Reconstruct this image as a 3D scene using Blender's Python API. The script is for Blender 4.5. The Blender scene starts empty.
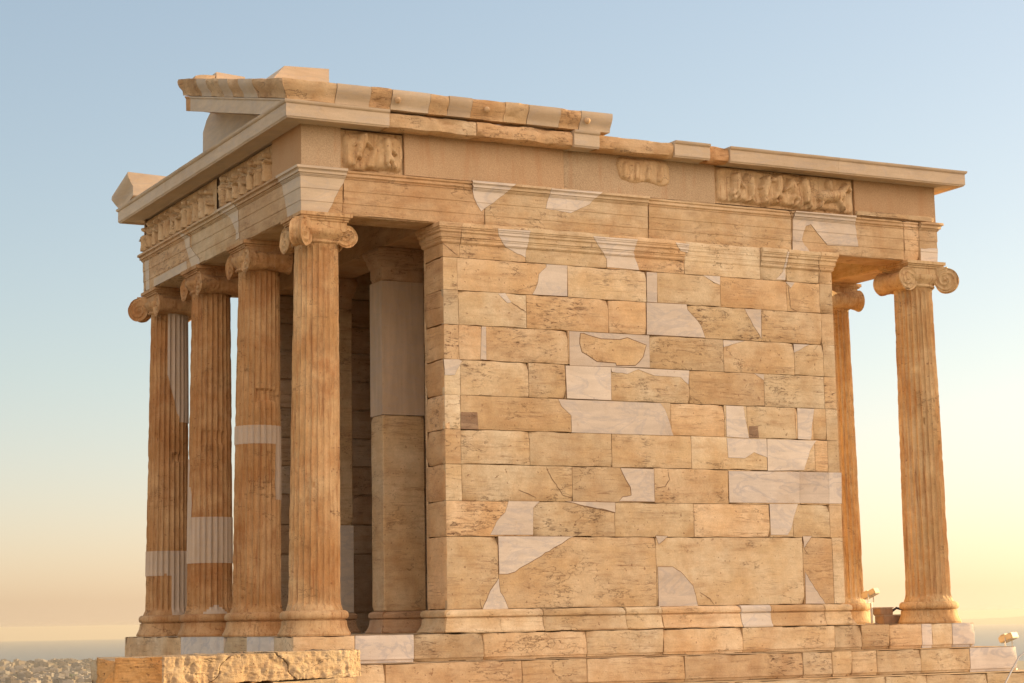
import bpy, bmesh, math, random
from mathutils import Vector, noise, Matrix
from mathutils.geometry import tessellate_polygon
R = math.radians
C = bpy.context.scene.collection
sc = bpy.context.scene

# ---------------------------------------------------------------- camera
CAM = (-6.9608, -17.6385, 0.1246)
YAW, PIT, ROL, FPX = 1.0972, 0.1534, -0.0175, 2016.47
fw = Vector((math.cos(YAW)*math.cos(PIT), math.sin(YAW)*math.cos(PIT), math.sin(PIT)))
rt = Vector((math.sin(YAW), -math.cos(YAW), 0)); up = rt.cross(fw)
r2 = rt*math.cos(ROL)+up*math.sin(ROL); u2 = -rt*math.sin(ROL)+up*math.cos(ROL)
cd = bpy.data.cameras.new('camera'); cam = bpy.data.objects.new('camera', cd); C.objects.link(cam)
cd.sensor_fit = 'HORIZONTAL'; cd.sensor_width = 36.0; cd.lens = FPX/1024*36
cd.shift_x = 3.29/1024; cd.shift_y = -34.34/1024
cd.clip_start = 0.1; cd.clip_end = 300000
m3 = Matrix((r2, u2, -fw)).transposed().to_4x4(); m3.translation = Vector(CAM)
cam.matrix_world = m3
sc.camera = cam

# ---------------------------------------------------------------- light
SUN_AZ, SUN_EL = R(5.0), R(9.0)
sd = Vector((math.cos(SUN_AZ)*math.cos(SUN_EL), math.sin(SUN_AZ)*math.cos(SUN_EL), math.sin(SUN_EL)))
w = bpy.data.worlds.new('World'); sc.world = w; w.use_nodes = True
nt = w.node_tree; nt.nodes.clear()
sky = nt.nodes.new('ShaderNodeTexSky'); sky.sky_type = 'NISHITA'; sky.sun_disc = False
sky.sun_elevation = SUN_EL; sky.sun_rotation = math.pi/2-SUN_AZ
sky.altitude = 150; sky.air_density = 1.0; sky.dust_density = 0.9; sky.ozone_density = 1.5
bg = nt.nodes.new('ShaderNodeBackground'); bg.inputs[1].default_value = 0.15
wo = nt.nodes.new('ShaderNodeOutputWorld')
tg = nt.nodes.new('ShaderNodeTexCoord'); vm = nt.nodes.new('ShaderNodeVectorMath'); vm.operation = 'MAXIMUM'; vm.inputs[1].default_value = (-2, -2, .012)
nt.links.new(tg.outputs['Generated'], vm.inputs[0]); nt.links.new(vm.outputs[0], sky.inputs[0])   # the haze line carries on just below the horizon
gm = nt.nodes.new('ShaderNodeGamma'); gm.inputs[1].default_value = .70; nt.links.new(sky.outputs[0], gm.inputs[0])
mt = nt.nodes.new('ShaderNodeMix'); mt.data_type = 'RGBA'; mt.blend_type = 'MULTIPLY'; mt.inputs[0].default_value = 1; mt.inputs[7].default_value = (1.0, 1.0, 1.0, 1)
sx = nt.nodes.new('ShaderNodeSeparateXYZ'); nt.links.new(tg.outputs['Generated'], sx.inputs[0])
rp = nt.nodes.new('ShaderNodeValToRGB'); nt.links.new(sx.outputs[2], rp.inputs[0])
for el_, (p_, c_) in zip([rp.color_ramp.elements[0], rp.color_ramp.elements[1], rp.color_ramp.elements.new(.1)], ((0.0, (1.05, .875, .93)), (.33, (.97, 1.05, .97)), (.12, (1.0, .93, .91)))):
    el_.position = p_; el_.color = (*c_, 1)
nt.links.new(rp.outputs[0], mt.inputs[7])
nt.links.new(gm.outputs[0], mt.inputs[6])
# warm fill glow added to the unseen sky behind the camera, brightening shaded walls
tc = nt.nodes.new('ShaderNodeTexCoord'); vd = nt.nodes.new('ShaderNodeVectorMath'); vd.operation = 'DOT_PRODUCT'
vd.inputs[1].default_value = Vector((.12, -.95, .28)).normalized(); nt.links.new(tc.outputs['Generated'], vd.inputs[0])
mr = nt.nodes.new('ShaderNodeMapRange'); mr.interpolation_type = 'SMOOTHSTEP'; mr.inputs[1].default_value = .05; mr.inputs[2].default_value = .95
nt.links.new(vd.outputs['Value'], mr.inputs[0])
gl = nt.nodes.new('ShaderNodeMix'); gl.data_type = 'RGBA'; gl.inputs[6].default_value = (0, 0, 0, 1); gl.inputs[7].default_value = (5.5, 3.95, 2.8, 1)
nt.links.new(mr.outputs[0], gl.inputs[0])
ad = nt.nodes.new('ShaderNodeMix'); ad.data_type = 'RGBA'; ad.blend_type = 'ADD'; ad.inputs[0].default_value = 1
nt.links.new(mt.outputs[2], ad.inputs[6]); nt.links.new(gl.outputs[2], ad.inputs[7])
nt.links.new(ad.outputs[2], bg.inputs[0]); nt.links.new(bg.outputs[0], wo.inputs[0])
sl = bpy.data.lights.new('sun', 'SUN'); sl.energy = 5.0; sl.angle = R(0.6); sl.color = (1.0, 0.72, 0.36)
so = bpy.data.objects.new('sun', sl); C.objects.link(so)
so.rotation_euler = sd.to_track_quat('Z', 'Y').to_euler()
sc.view_settings.view_transform = 'Standard'; sc.view_settings.look = 'None'
sc.view_settings.exposure = 1.20; sc.view_settings.gamma = 1.0
sc.render.engine = 'CYCLES'
sc.cycles.max_bounces = 12; sc.cycles.diffuse_bounces = 8; sc.cycles.volume_bounces = 0

# ---------------------------------------------------------------- materials
class NT:
    def __init__(s, name):
        s.m = bpy.data.materials.new(name); s.m.use_nodes = True; s.t = s.m.node_tree; s.t.nodes.clear()
        s.out = s.t.nodes.new('ShaderNodeOutputMaterial'); s.b = s.t.nodes.new('ShaderNodeBsdfPrincipled')
        s.t.links.new(s.b.outputs[0], s.out.inputs[0])
        s.b.inputs['Roughness'].default_value = .85; s.b.inputs['Specular IOR Level'].default_value = .25
        tc = s.t.nodes.new('ShaderNodeTexCoord'); s.co = tc.outputs['Object']
    def n(s, typ, **kw):
        o = s.t.nodes.new(typ)
        for k, v in kw.items(): setattr(o, k, v)
        return o
    def link(s, a, b): s.t.links.new(a, b)
    def scaled(s, sx, sy, sz, loc=(0,0,0)):
        m = s.n('ShaderNodeMapping'); m.inputs['Scale'].default_value = (sx, sy, sz); m.inputs['Location'].default_value = loc
        s.link(s.co, m.inputs[0]); return m.outputs[0]
    def noise(s, co, scale, detail=5, rough=.6, dist=0):
        n = s.n('ShaderNodeTexNoise'); s.link(co, n.inputs['Vector'])
        n.inputs['Scale'].default_value = scale; n.inputs['Detail'].default_value = detail
        n.inputs['Roughness'].default_value = rough; n.inputs['Distortion'].default_value = dist
        return n.outputs['Fac']
    def ramp(s, fac, *stops):
        r = s.n('ShaderNodeValToRGB'); e = r.color_ramp.elements
        while len(e) < len(stops): e.new(.5)
        for el, (p, c) in zip(e, stops):
            el.position = p; el.color = (c, c, c, 1) if isinstance(c, (int, float)) else (*c, 1)
        s.link(fac, r.inputs[0]); return r.outputs[0]
    def mix(s, fac, a, b, mode='MIX'):
        m = s.n('ShaderNodeMix', data_type='RGBA', blend_type=mode)
        for sock, v in ((m.inputs[0], fac), (m.inputs[6], a), (m.inputs[7], b)):
            if isinstance(v, (int, float)): sock.default_value = v
            elif isinstance(v, tuple): sock.default_value = (*v, 1)
            else: s.link(v, sock)
        return m.outputs[2]
    def math(s, op, a, b=0.0):
        m = s.n('ShaderNodeMath', operation=op)
        for sock, v in ((m.inputs[0], a), (m.inputs[1], b)):
            if isinstance(v, (int, float)): sock.default_value = v
            else: s.link(v, sock)
        return m.outputs[0]
    def bump(s, h, strength, dist):
        b = s.n('ShaderNodeBump'); b.inputs['Strength'].default_value = strength; b.inputs['Distance'].default_value = dist
        s.link(h, b.inputs['Height']); s.link(b.outputs[0], s.b.inputs['Normal'])

def old_marble(name, base=(.58,.42,.232), pale=(.65,.53,.35), rust=(.44,.255,.11), streak='x', rustamt=.5, stain=1.0, bump=.5, pit=1.0):
    n = NT(name)
    at = n.n('ShaderNodeAttribute', attribute_name='blk')
    sep = n.n('ShaderNodeSeparateColor'); n.link(at.outputs['Color'], sep.inputs[0])
    # per-block offset of the pattern so that joints interrupt it
    off = n.n('ShaderNodeCombineXYZ'); k = n.math('MULTIPLY', sep.outputs[2], 37.0)
    for i in range(3): n.link(k, off.inputs[i])
    va = n.n('ShaderNodeVectorMath', operation='ADD'); n.link(n.co, va.inputs[0]); n.link(off.outputs[0], va.inputs[1]); n.co = va.outputs[0]
    big = n.noise(n.co, 1.6, 4, .6)
    med = n.noise(n.co, 7, 6, .65)
    st = {'x': (1.2, 1.2, 8), 'y': (1.2, 1.2, 8), 'z': (14, 14, .9)}[streak]
    sv = n.scaled(*st)
    stn = n.noise(sv, 2.2, 7, .7, .3)
    fine = n.noise(n.co, 60, 4, .7)
    c = n.mix(n.ramp(big, (.38, 0.0), (.66, 1.0)), base, pale)
    rm = n.math('MULTIPLY', n.ramp(n.noise(n.co, 2.4, 7, .68, .4), (.46, 0.0), (.68, 1.0)), rustamt)
    c = n.mix(rm, c, rust)
    # streaky veining
    c = n.mix(n.math('MULTIPLY', n.ramp(stn, (.52, 0.0), (.68, 1.0)), .38 if streak != 'z' else .7), c, (.34, .19, .09) if streak != 'z' else (.27, .12, .045))
    c = n.mix(n.math('MULTIPLY', n.ramp(stn, (.30, 1.0), (.45, 0.0)), .35), c, (.68, .52, .34))
    # mottling
    c = n.mix(.55, c, n.ramp(med, (.3, (.76, .73, .70)), (.7, (1.17, 1.16, 1.14))), 'MULTIPLY')
    c = n.mix(.5, c, n.ramp(fine, (.3, (.78, .76, .74)), (.7, (1.15, 1.15, 1.15))), 'MULTIPLY')
    # brown-black crust in clusters
    cl = n.ramp(n.noise(n.co, 1.5, 4, .55), (.50, 0.0), (.62, 1.0))
    sp = n.ramp(n.noise(n.scaled(*((.7, .7, 2.6) if streak != 'z' else (2, 2, .8))), 14, 8, .78, .6), (.52, 0.0), (.60, 1.0))
    cm = n.math('MULTIPLY', n.math('MULTIPLY', cl, sp), n.math('MULTIPLY', n.ramp(sep.outputs[2], (.4, .08), (.8, 1.0)), .9*stain))
    c = n.mix(cm, c, (.085, .045, .026))
    # thin cracks
    wv = n.noise(n.scaled(1, 1, 2.6), 1.7, 6, .62, .2)
    cr = n.ramp(n.math('ABSOLUTE', n.math('SUBTRACT', wv, .5)), (.0, 1.0), (.006, 0.0))
    cr = n.math('MULTIPLY', cr, n.ramp(n.noise(n.co, 2.1, 2, .5), (.5, 0.0), (.6, .75)))
    c = n.mix(cr, c, (.10, .05, .025))
    if streak != 'z':   # thin bedding lines of the marble
        bl = n.noise(n.scaled(.45, .45, 9, (5, 2, 1)), 1.6, 5, .6, .25)
        bm_ = n.math('MULTIPLY', n.ramp(n.math('ABSOLUTE', n.math('SUBTRACT', bl, .5)), (.0, 1.0), (.014, 0.0)), n.ramp(n.noise(n.co, 1.9, 3, .6), (.45, 0.0), (.62, .75)))
        c = n.mix(bm_, c, (.20, .11, .055))
    # small pits
    pt = n.ramp(n.noise(n.co, 28, 3, .5), (.66, 0.0), (.72, 1.0))
    c = n.mix(n.math('MULTIPLY', pt, .6*pit), c, (.2, .1, .05))
    # per-block tint
    tint = n.ramp(sep.outputs[0], (0.0, (.82, .80, .79)), (.5, (1, 1, 1)), (1.0, (1.13, 1.15, 1.19)))
    c = n.mix(1.0, c, tint, 'MULTIPLY')
    c = n.mix(n.math('MULTIPLY', sep.outputs[1], .75), c, n.mix(1.0, c, (1.12, .80, .55), 'MULTIPLY'))
    n.link(c, n.b.inputs['Base Color'])
    h = n.math('ADD', n.math('MULTIPLY', med, .6), n.math('MULTIPLY', fine, .25))
    h = n.math('ADD', h, n.math('MULTIPLY', stn, .5))
    h = n.math('SUBTRACT', h, n.math('ADD', n.math('MULTIPLY', pt, .4*pit), n.math('MULTIPLY', cr, 1.2)))
    n.bump(h, bump, .02)
    return n.m

def new_marble(name, col=(.68,.575,.455), vein=.35, warm=.0, axis='x'):
    n = NT(name)
    v = n.scaled(1.2, 1.2, 9) if axis == 'x' else n.scaled(9, 9, .8)
    s1 = n.noise(v, 2.0, 6, .6, .5)
    c = n.mix(n.ramp(s1, (.35, 0.0), (.7, 1.0)), col, tuple(x*.84 for x in col))
    ve = n.noise(n.scaled(1, 1, 2.5, (3, 1, 2)), 1.8, 5, .6, 1.1)
    vr = n.ramp(n.math('ABSOLUTE', n.math('SUBTRACT', ve, .5)), (.0, 1.0), (.05, 0.0))
    c = n.mix(n.math('MULTIPLY', vr, vein), c, (.36, .34, .35))
    c = n.mix(.5, c, n.ramp(n.noise(n.co, 3, 5, .6), (.3, (.85, .82, .78)), (.7, (1.1, 1.1, 1.1))), 'MULTIPLY')
    c = n.mix(n.math('MULTIPLY', n.ramp(n.noise(n.co, 2.2, 6, .7), (.52, 0.0), (.75, 1.0)), .35+warm), c, (.52, .36, .21))
    f = n.noise(n.co, 90, 3, .6)
    c = n.mix(.3, c, n.ramp(f, (.3, (.85, .85, .85)), (.7, (1.1, 1.1, 1.1))), 'MULTIPLY')
    at = n.n('ShaderNodeAttribute', attribute_name='blk'); sep = n.n('ShaderNodeSeparateColor'); n.link(at.outputs['Color'], sep.inputs[0])
    c = n.mix(1.0, c, n.ramp(sep.outputs[0], (0.0, (.84, .80, .76)), (.5, (1, 1, 1)), (1.0, (1.08, 1.09, 1.1))), 'MULTIPLY')
    c = n.mix(n.math('MULTIPLY', n.ramp(n.noise(n.co, 22, 6, .75), (.62, 0.0), (.70, 1.0)), .5), c, (.36, .23, .13))
    n.link(c, n.b.inputs['Base Color']); n.b.inputs['Roughness'].default_value = .7
    n.bump(n.math('ADD', f, s1), .15, .008)
    return n.m

def cast_stone(name):
    n = NT(name)
    at = n.n('ShaderNodeAttribute', attribute_name='blk')
    sep = n.n('ShaderNodeSeparateColor'); n.link(at.outputs['Color'], sep.inputs[0])
    g = n.noise(n.co, 75, 3, .8); b = n.noise(n.co, 1.7, 6, .65)
    c = n.mix(n.ramp(b, (.35, 0.0), (.7, 1.0)), (.55, .41, .26), (.46, .33, .20))
    c = n.mix(.8, c, n.ramp(g, (.3, (.66, .62, .6)), (.7, (1.25, 1.25, 1.25))), 'MULTIPLY')
    d = n.noise(n.scaled(3, 3, .5), 1.8, 5, .6)
    c = n.mix(n.math('MULTIPLY', n.ramp(d, (.52, 0.0), (.66, 1.0)), .5), c, (.44, .22, .1))
    c = n.mix(1.0, c, n.ramp(sep.outputs[0], (0.0, (.84, .82, .8)), (1.0, (1.12, 1.14, 1.16))), 'MULTIPLY')
    c = n.mix(n.math('MULTIPLY', sep.outputs[1], .8), c, (.55, .29, .12))
    n.link(c, n.b.inputs['Base Color']); n.bump(g, .6, .012)
    return n.m

def plain(name, col, rough=.6, metal=0, var=.25, scale=20):
    n = NT(name)
    c = n.mix(1.0, col, n.ramp(n.noise(n.co, scale, 4, .6), (.3, (1-var,)*3), (.7, (1+var,)*3)), 'MULTIPLY')
    n.link(c, n.b.inputs['Base Color']); n.b.inputs['Roughness'].default_value = rough; n.b.inputs['Metallic'].default_value = metal
    return n.m

M = {}
M['wall'] = old_marble('patinated_wall_marble')
M['col'] = old_marble('patinated_column_marble', base=(.48,.31,.145), pale=(.60,.45,.26), rust=(.38,.18,.06), streak='z', rustamt=.7, stain=.6, bump=.5)
M['dark'] = old_marble('sheltered_marble', base=(.50,.36,.23), pale=(.55,.43,.30), rustamt=.5, stain=1.0)
M['ent'] = old_marble('entablature_marble', base=(.53,.375,.205), pale=(.61,.48,.31), rustamt=.55, stain=.75, pit=.6)
M['relief'] = old_marble('carved_relief_marble', base=(.56,.39,.21), pale=(.61,.46,.28), rust=(.42,.23,.09), streak='z', rustamt=.5, stain=.3, bump=.4)
M['rock'] = old_marble('rough_limestone', base=(.34,.25,.15), pale=(.40,.31,.20), rustamt=.25, stain=.2, bump=1.0)
M['rock_o'] = old_marble('orange_limestone', base=(.55,.27,.075), pale=(.54,.31,.12), rust=(.45,.19,.05), rustamt=.6, stain=.5, bump=1.0)
M['new'] = new_marble('fresh_marble')
M['newv'] = new_marble('veined_fresh_marble', col=(.68,.585,.48), vein=.5)
M['newc'] = new_marble('fluted_fresh_marble', col=(.54,.42,.31), vein=.15, axis='z')
M['newt'] = new_marble('toned_fresh_marble', col=(.61,.48,.33), vein=.2, warm=.25)
M['newp'] = new_marble('pillar_fresh_marble', col=(.58,.42,.28), vein=.15, warm=.3, axis='z')
M['cast'] = cast_stone('cast_stone')
M['crack'] = plain('crack_grout', (.20, .12, .065), .9)
M['core'] = plain('joint_shadow_stone', (.16, .10, .06), .95)

# ---------------------------------------------------------------- mesh helpers
class MB:
    def __init__(s):
        s.bm = bmesh.new(); s.L = s.bm.loops.layers.float_color.new('blk'); s.tint = (.5, 0, 0, 1)
    def v(s, p): return s.bm.verts.new(p)
    def f(s, vs, mi=0):
        try: f = s.bm.faces.new(vs)
        except ValueError: return None
        f.material_index = mi; f.smooth = True
        for l in f.loops: l[s.L] = s.tint
        return f
    def poly(s, pts, mi=0): return s.f([s.v(p) for p in pts], mi)
    def rtint(s, rnd, warm=.3):
        s.tint = (min(1, max(0, rnd.gauss(.5, .24))), min(.45, rnd.random()**1.7*warm*1.3), rnd.random(), 1)
    def box(s, x0, x1, y0, y1, z0, z1, mi=0):
        p = [s.v((x, y, z)) for z in (z0, z1) for y in (y0, y1) for x in (x0, x1)]
        for q in ((0,2,3,1),(4,5,7,6),(0,1,5,4),(2,6,7,3),(0,4,6,2),(1,3,7,5)): s.f([p[i] for i in q], mi)
        return p
    def obox(s, cen, ax, ay, az, hx, hy, hz, mi=0):
        cen = Vector(cen); p = [s.v(cen+ax*(i*hx)+ay*(j*hy)+az*(k*hz)) for k in (-1,1) for j in (-1,1) for i in (-1,1)]
        for q in ((0,2,3,1),(4,5,7,6),(0,1,5,4),(2,6,7,3),(0,4,6,2),(1,3,7,5)): s.f([p[i] for i in q], mi)
    def grid(s, P, closed_u=False, mi=0):
        V = [[s.v(p) for p in row] for row in P]; nu = len(P[0])
        for j in range(len(P)-1):
            for i in range(nu if closed_u else nu-1):
                s.f([V[j][i], V[j][(i+1) % nu], V[j+1][(i+1) % nu], V[j+1][i]], mi)
        return V
    def tube(s, pts, r, n=8, mi=0):
        pts = [Vector(p) for p in pts]; rows = []
        for i, p in enumerate(pts):
            d = (pts[min(i+1, len(pts)-1)]-pts[max(i-1, 0)]).normalized()
            a = d.orthogonal().normalized() if i == 0 else (rows_a - d*rows_a.dot(d)).normalized()
            rows_a = a; b = d.cross(a)
            rows.append([p+(a*math.cos(t)+b*math.sin(t))*r for t in [2*math.pi*k/n for k in range(n)]])
        V = s.grid(rows, True, mi); s.f(V[0][::-1], mi); s.f(V[-1], mi)
    def build(s, name, mats, parent=None, angle=38, fix=True):
        if fix: bmesh.ops.recalc_face_normals(s.bm, faces=s.bm.faces[:])
        me = bpy.data.meshes.new(name); s.bm.to_mesh(me); s.bm.free()
        for m in (mats if isinstance(mats, (list, tuple)) else [mats]): me.materials.append(m)
        me.set_sharp_from_angle(angle=R(angle))
        o = bpy.data.objects.new(name, me); C.objects.link(o)
        if parent: o.parent = parent
        return o
def tag(o, label=None, cat=None, group=None, kind=None):
    for k, v in (('label', label), ('category', cat), ('group', group), ('kind', kind)):
        if v: o[k] = v
    return o
def empty(name, loc=(0,0,0), parent=None):
    o = bpy.data.objects.new(name, None); C.objects.link(o); o.location = loc
    if parent: o.parent = parent
    return o
def nz(x, y, z, s=1.0): return noise.noise(Vector((x*s, y*s, z*s)))

# plane maps: (u, v, d) -> world, d = distance outward of the face
def fm_flank(y): return lambda u, v, d: Vector((u, y-d, v))
def fm_front(x): return lambda u, v, d: Vector((x-d, u, v))
def fm_north(y): return lambda u, v, d: Vector((u, y+d, v))
def fm_west(x): return lambda u, v, d: Vector((x+d, u, v))

def lin(a, b, cell):
    n = max(1, int(round(abs(b-a)/cell))); return [a+(b-a)*i/n for i in range(n+1)]
def plate(mb, fm, u0, u1, v0, v1, rnd, vb=(), prof=lambda v: 0.0, cell=.09, gap=.0018, wear=1.0, depth=.05, mi=0, ends=True, wob=.001, cap0=False, cap1=False):
    """front of one block: gridded face with worn edges and skirts"""
    e = .008
    us = [u0+gap, u0+gap+e] + lin(u0+gap+e, u1-gap-e, cell)[1:-1] + [u1-gap-e, u1-gap] if u1-u0 > .06 else [u0+gap, u1-gap]
    b = sorted(set([v0+gap] + [v for v in vb if v0+gap < v < v1-gap] + [v1-gap]))
    vs = []
    for a, c in zip(b[:-1], b[1:]): vs += lin(a, c, cell)[:-1]
    vs.append(b[-1])
    if v1-v0 > .06: vs = sorted(set(vs+[v0+gap+e, v1-gap-e]))
    sd_ = rnd.random()*100
    corners = {(0, 0): rnd.random() < .26*wear, (0, 1): rnd.random() < .26*wear, (1, 0): rnd.random() < .26*wear, (1, 1): rnd.random() < .26*wear}
    csz = {k: rnd.uniform(.014, .048) for k in corners}
    rows = []
    for j, v in enumerate(vs):
        row = []
        for i, u in enumerate(us):
            d = prof(v)+wob*nz(u*3+sd_, v*3, sd_)
            ei = i in (0, len(us)-1); ej = j in (0, len(vs)-1)
            uu, vv = u, v
            if ei:
                k = max(0, nz(v*7, sd_, 3+i)) * .009*wear; uu += k if i == 0 else -k; d -= .0025*wear
            if ej:
                k = max(0, nz(u*5, sd_, 9+j)) * .016*wear
                if k > .009: d -= .012
                vv += k if j == 0 else -k; d -= .0025*wear
            for (ci, cj), on in corners.items():
                if on:
                    du = abs(u-(u1 if ci else u0)); dv = abs(v-(v1 if cj else v0)); s_ = csz[(ci, cj)]
                    if du+dv < s_*1.3: d -= (s_*1.3-du-dv)*.9
            row.append(fm(uu, vv, d))
        rows.append(row)
    V = mb.grid(rows, False, mi)
    ring = [(i, 0) for i in range(len(us))] + [(len(us)-1, j) for j in range(1, len(vs))] + [(i, len(vs)-1) for i in range(len(us)-2, -1, -1)] + [(0, j) for j in range(len(vs)-2, 0, -1)]
    def back(i, j):
        u, v = us[i], vs[j]; return mb.v(fm(u, v, min(0, prof(v))-depth))
    B = [back(i, j) for i, j in ring]; F = [V[j][i] for i, j in ring]
    for k in range(len(ring)):
        k2 = (k+1) % len(ring); mb.f([F[k], B[k], B[k2], F[k2]], mi)

def clip_band(poly, lo, hi):
    def cl(P, sgn, lim):
        out = []
        for i in range(len(P)):
            a, b = P[i], P[(i+1) % len(P)]
            ia, ib = sgn*(a[1]-lim) >= 0, sgn*(b[1]-lim) >= 0
            if ia: out.append(a)
            if ia != ib:
                t = (lim-a[1])/(b[1]-a[1]); out.append((a[0]+(b[0]-a[0])*t, lim))
        return out
    P = cl(poly, 1, lo)
    return cl(P, -1, hi) if len(P) >= 3 else []
def area(P): return .5*sum(P[i][0]*P[(i+1) % len(P)][1]-P[(i+1) % len(P)][0]*P[i][1] for i in range(len(P)))
def inset(P, k):
    if area(P) < 0: P = P[::-1]
    out = []
    for i in range(len(P)):
        a, b, c = Vector(P[i-1]), Vector(P[i]), Vector(P[(i+1) % len(P)])
        e1 = (b-a).normalized(); e2 = (c-b).normalized()
        n_ = (Vector((-e1.y, e1.x))+Vector((-e2.y, e2.x)))
        n_ = n_.normalized() if n_.length > .1 else Vector((0, 0))
        out.append(tuple(b+n_*k))
    return out
def densify(P, seed, cell=.05, amp=.006, axis_ok=.06):
    out = []
    for i in range(len(P)):
        a, b = Vector(P[i]), Vector(P[(i+1) % len(P)]); L = (b-a).length; n_ = max(1, int(L/cell)); dd = (b-a)/max(L, 1e-6)
        straight = abs(dd.x) < axis_ok or abs(dd.y) < axis_ok
        for k in range(n_):
            p = a+(b-a)*(k/n_)
            if k and not straight: p += Vector((-dd.y, dd.x))*amp*nz(p.x*14, p.y*14, seed)*2
            out.append(tuple(p))
    return out
def patch(mb, fm, poly, prof=lambda v: 0.0, vb=(), d=.003, crack=.002, seed=0, back=.012):
    """fresh marble inlay following the wall profile, with a dark joint round it"""
    P = densify(poly, seed)
    for q, dd, mi in ((inset(P, -crack*.5), d-.0018, 1), (inset(P, crack*.5), d, 0)):
        lo = min(p[1] for p in q); hi = max(p[1] for p in q)
        b = [lo]+sorted(v for v in vb if lo+.001 < v < hi-.001)+[hi]
        cache = {}
        def V(p):
            k = (round(p[0], 4), round(p[1], 4))
            if k not in cache: cache[k] = mb.v(fm(p[0], p[1], prof(p[1])+dd))
            return cache[k]
        fs = []
        for tri in tessellate_polygon([[Vector((p[0], p[1], 0)) for p in q]]):
            T = [q[i] for i in tri]
            for a, c in zip(b[:-1], b[1:]):
                W = []
                for p in clip_band(T, a, c):
                    x = V(p)
                    if x not in W: W.append(x)
                if len(W) >= 3:
                    f = mb.f(W, mi)
                    if f: fs.append(f)
        es = set(e for f in fs for e in f.edges if len(e.link_faces) == 1)
        bk = {}
        o = fm(0, 0, 0)-fm(0, 0, back)
        for e in es:
            a, c = e.verts
            for x in (a, c):
                if x not in bk: bk[x] = mb.v(x.co+o)
            mb.f([a, c, bk[c], bk[a]], mi)

def sweep(mb, prof, u0, u1, fm, mi=0, cell=.08, rough=0.0, seed=0, caps=True, rfun=None):
    """sweep a closed profile [(d, v)...] along u; u0/u1 may be functions of d (mitres)"""
    a = u0 if callable(u0) else (lambda d: u0); b = u1 if callable(u1) else (lambda d: u1)
    n_ = max(1, int(abs(b(0)-a(0))/cell)); rows = []
    for k in range(n_+1):
        t = k/n_; row = []
        for i, (d, v) in enumerate(prof):
            u = a(d)+(b(d)-a(d))*t; dd, vv = d, v
            if rough:
                q = nz(u*4, v*9+seed, d*9+seed)+.6*nz(u*13, v*17+seed, d*20)
                q2 = nz(u*4+50, v*9+seed, d*9)
                if d > .02: dd = d-abs(q)*rough*1.2; vv = v+q2*rough*.5
            if rfun: dd, vv = rfun(u, dd, vv)
            row.append(fm(u, vv, dd))
        rows.append(row)
    V = mb.grid(rows, True, mi)
    if caps: mb.f(V[0][::-1], mi); mb.f(V[-1], mi)

# ---------------------------------------------------------------- far setting: land, sea, hills, haze
EARTH = 7.4e6
CX, CY = 0.0, -8.0
def curv(r): return -r*r/(2*EARTH)
def polar(name, radii, zf, mat, nseg=160, a0=0, a1=2*math.pi):
    mb = MB(); rows = []
    for r in radii:
        rows.append([(CX+r*math.cos(t), CY+r*math.sin(t), zf(r, t)) for t in [a0+(a1-a0)*k/nseg for k in range(nseg)]])
    V = mb.grid(rows, True); mb.f(V[0])
    return mb.build(name, mat, angle=180)
COAST_N = R(30.0); COAST_D = 6150.0
def land_z(r, t):
    if r <= 24.0: z = -.97
    elif r < 120: z = -.97-(r-24)*.62-1.5*nz(math.cos(t)*3, math.sin(t)*3, r*.02)*min(1, (r-24)/10)
    else:
        k = min(1, (r-120)/1100); z = -60.5-80*(k**.6)
    if r > 400: z += 4*nz(math.cos(t)*r*.0012, math.sin(t)*r*.0012, 0)
    n_ = r*math.cos(t-COAST_N)
    if n_ > COAST_D-500: z -= min(30, max(0, (n_-COAST_D+500)*.02))
    return z + (curv(r) if r > 400 else 0)
g = NT('dry_ground'); gc = g.noise(g.co, .02, 8, .7); gf = g.noise(g.co, 2.5, 6, .7)
c_ = g.ramp(gc, (.35, (.22, .18, .12)), (.5, (.30, .24, .16)), (.7, (.12, .13, .07)))
g.link(g.mix(.6, c_, g.ramp(gf, (.3, (.7, .7, .7)), (.7, (1.2, 1.2, 1.2))), 'MULTIPLY'), g.b.inputs['Base Color']); g.bump(gf, .5, .05)
rr = [6, 14, 20, 24] + [24*1.12**k for k in range(1, 68)]
tag(polar('ground', rr, land_z, g.m, 200), kind='structure')
s_ = NT('sea_water'); s_.b.inputs['Base Color'].default_value = (.03, .06, .08, 1); s_.b.inputs['Roughness'].default_value = .35
s_.b.inputs['Specular IOR Level'].default_value = .5
s_.bump(s_.noise(s_.scaled(1, 1, 1), .05, 6, .7), .6, 3.0)
tag(polar('sea', [1500*1.09**k for k in range(46)], lambda r, t: -149+curv(r), s_.m, 160), kind='structure')
hm = plain('far_hill_scrub', (.20, .17, .12), .9, scale=.001)
mb = MB(); rows = []
hp = []
for k in range(90):
    az = YAW-R(13.5)+R(-26)*(k-45)/90
    r = 41000
    hgt = max(0, 120+170*noise.noise(Vector((k*.16, 3, 0)))+60*noise.noise(Vector((k*.5, 9, 0))))*min(1, k/14)*min(1, (89-k)/14)
    hp.append((az, r, hgt))
for dr, hk in ((-1500, 0), (0, 1), (1800, .9), (4000, 0)):
    rows.append([(CX+(r+dr)*math.cos(a), CY+(r+dr)*math.sin(a), -150+curv(r+dr)-5+h*hk) for a, r, h in hp])
mb.grid(rows); tag(mb.build('far_hills', hm, angle=180), kind='structure')

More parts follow.
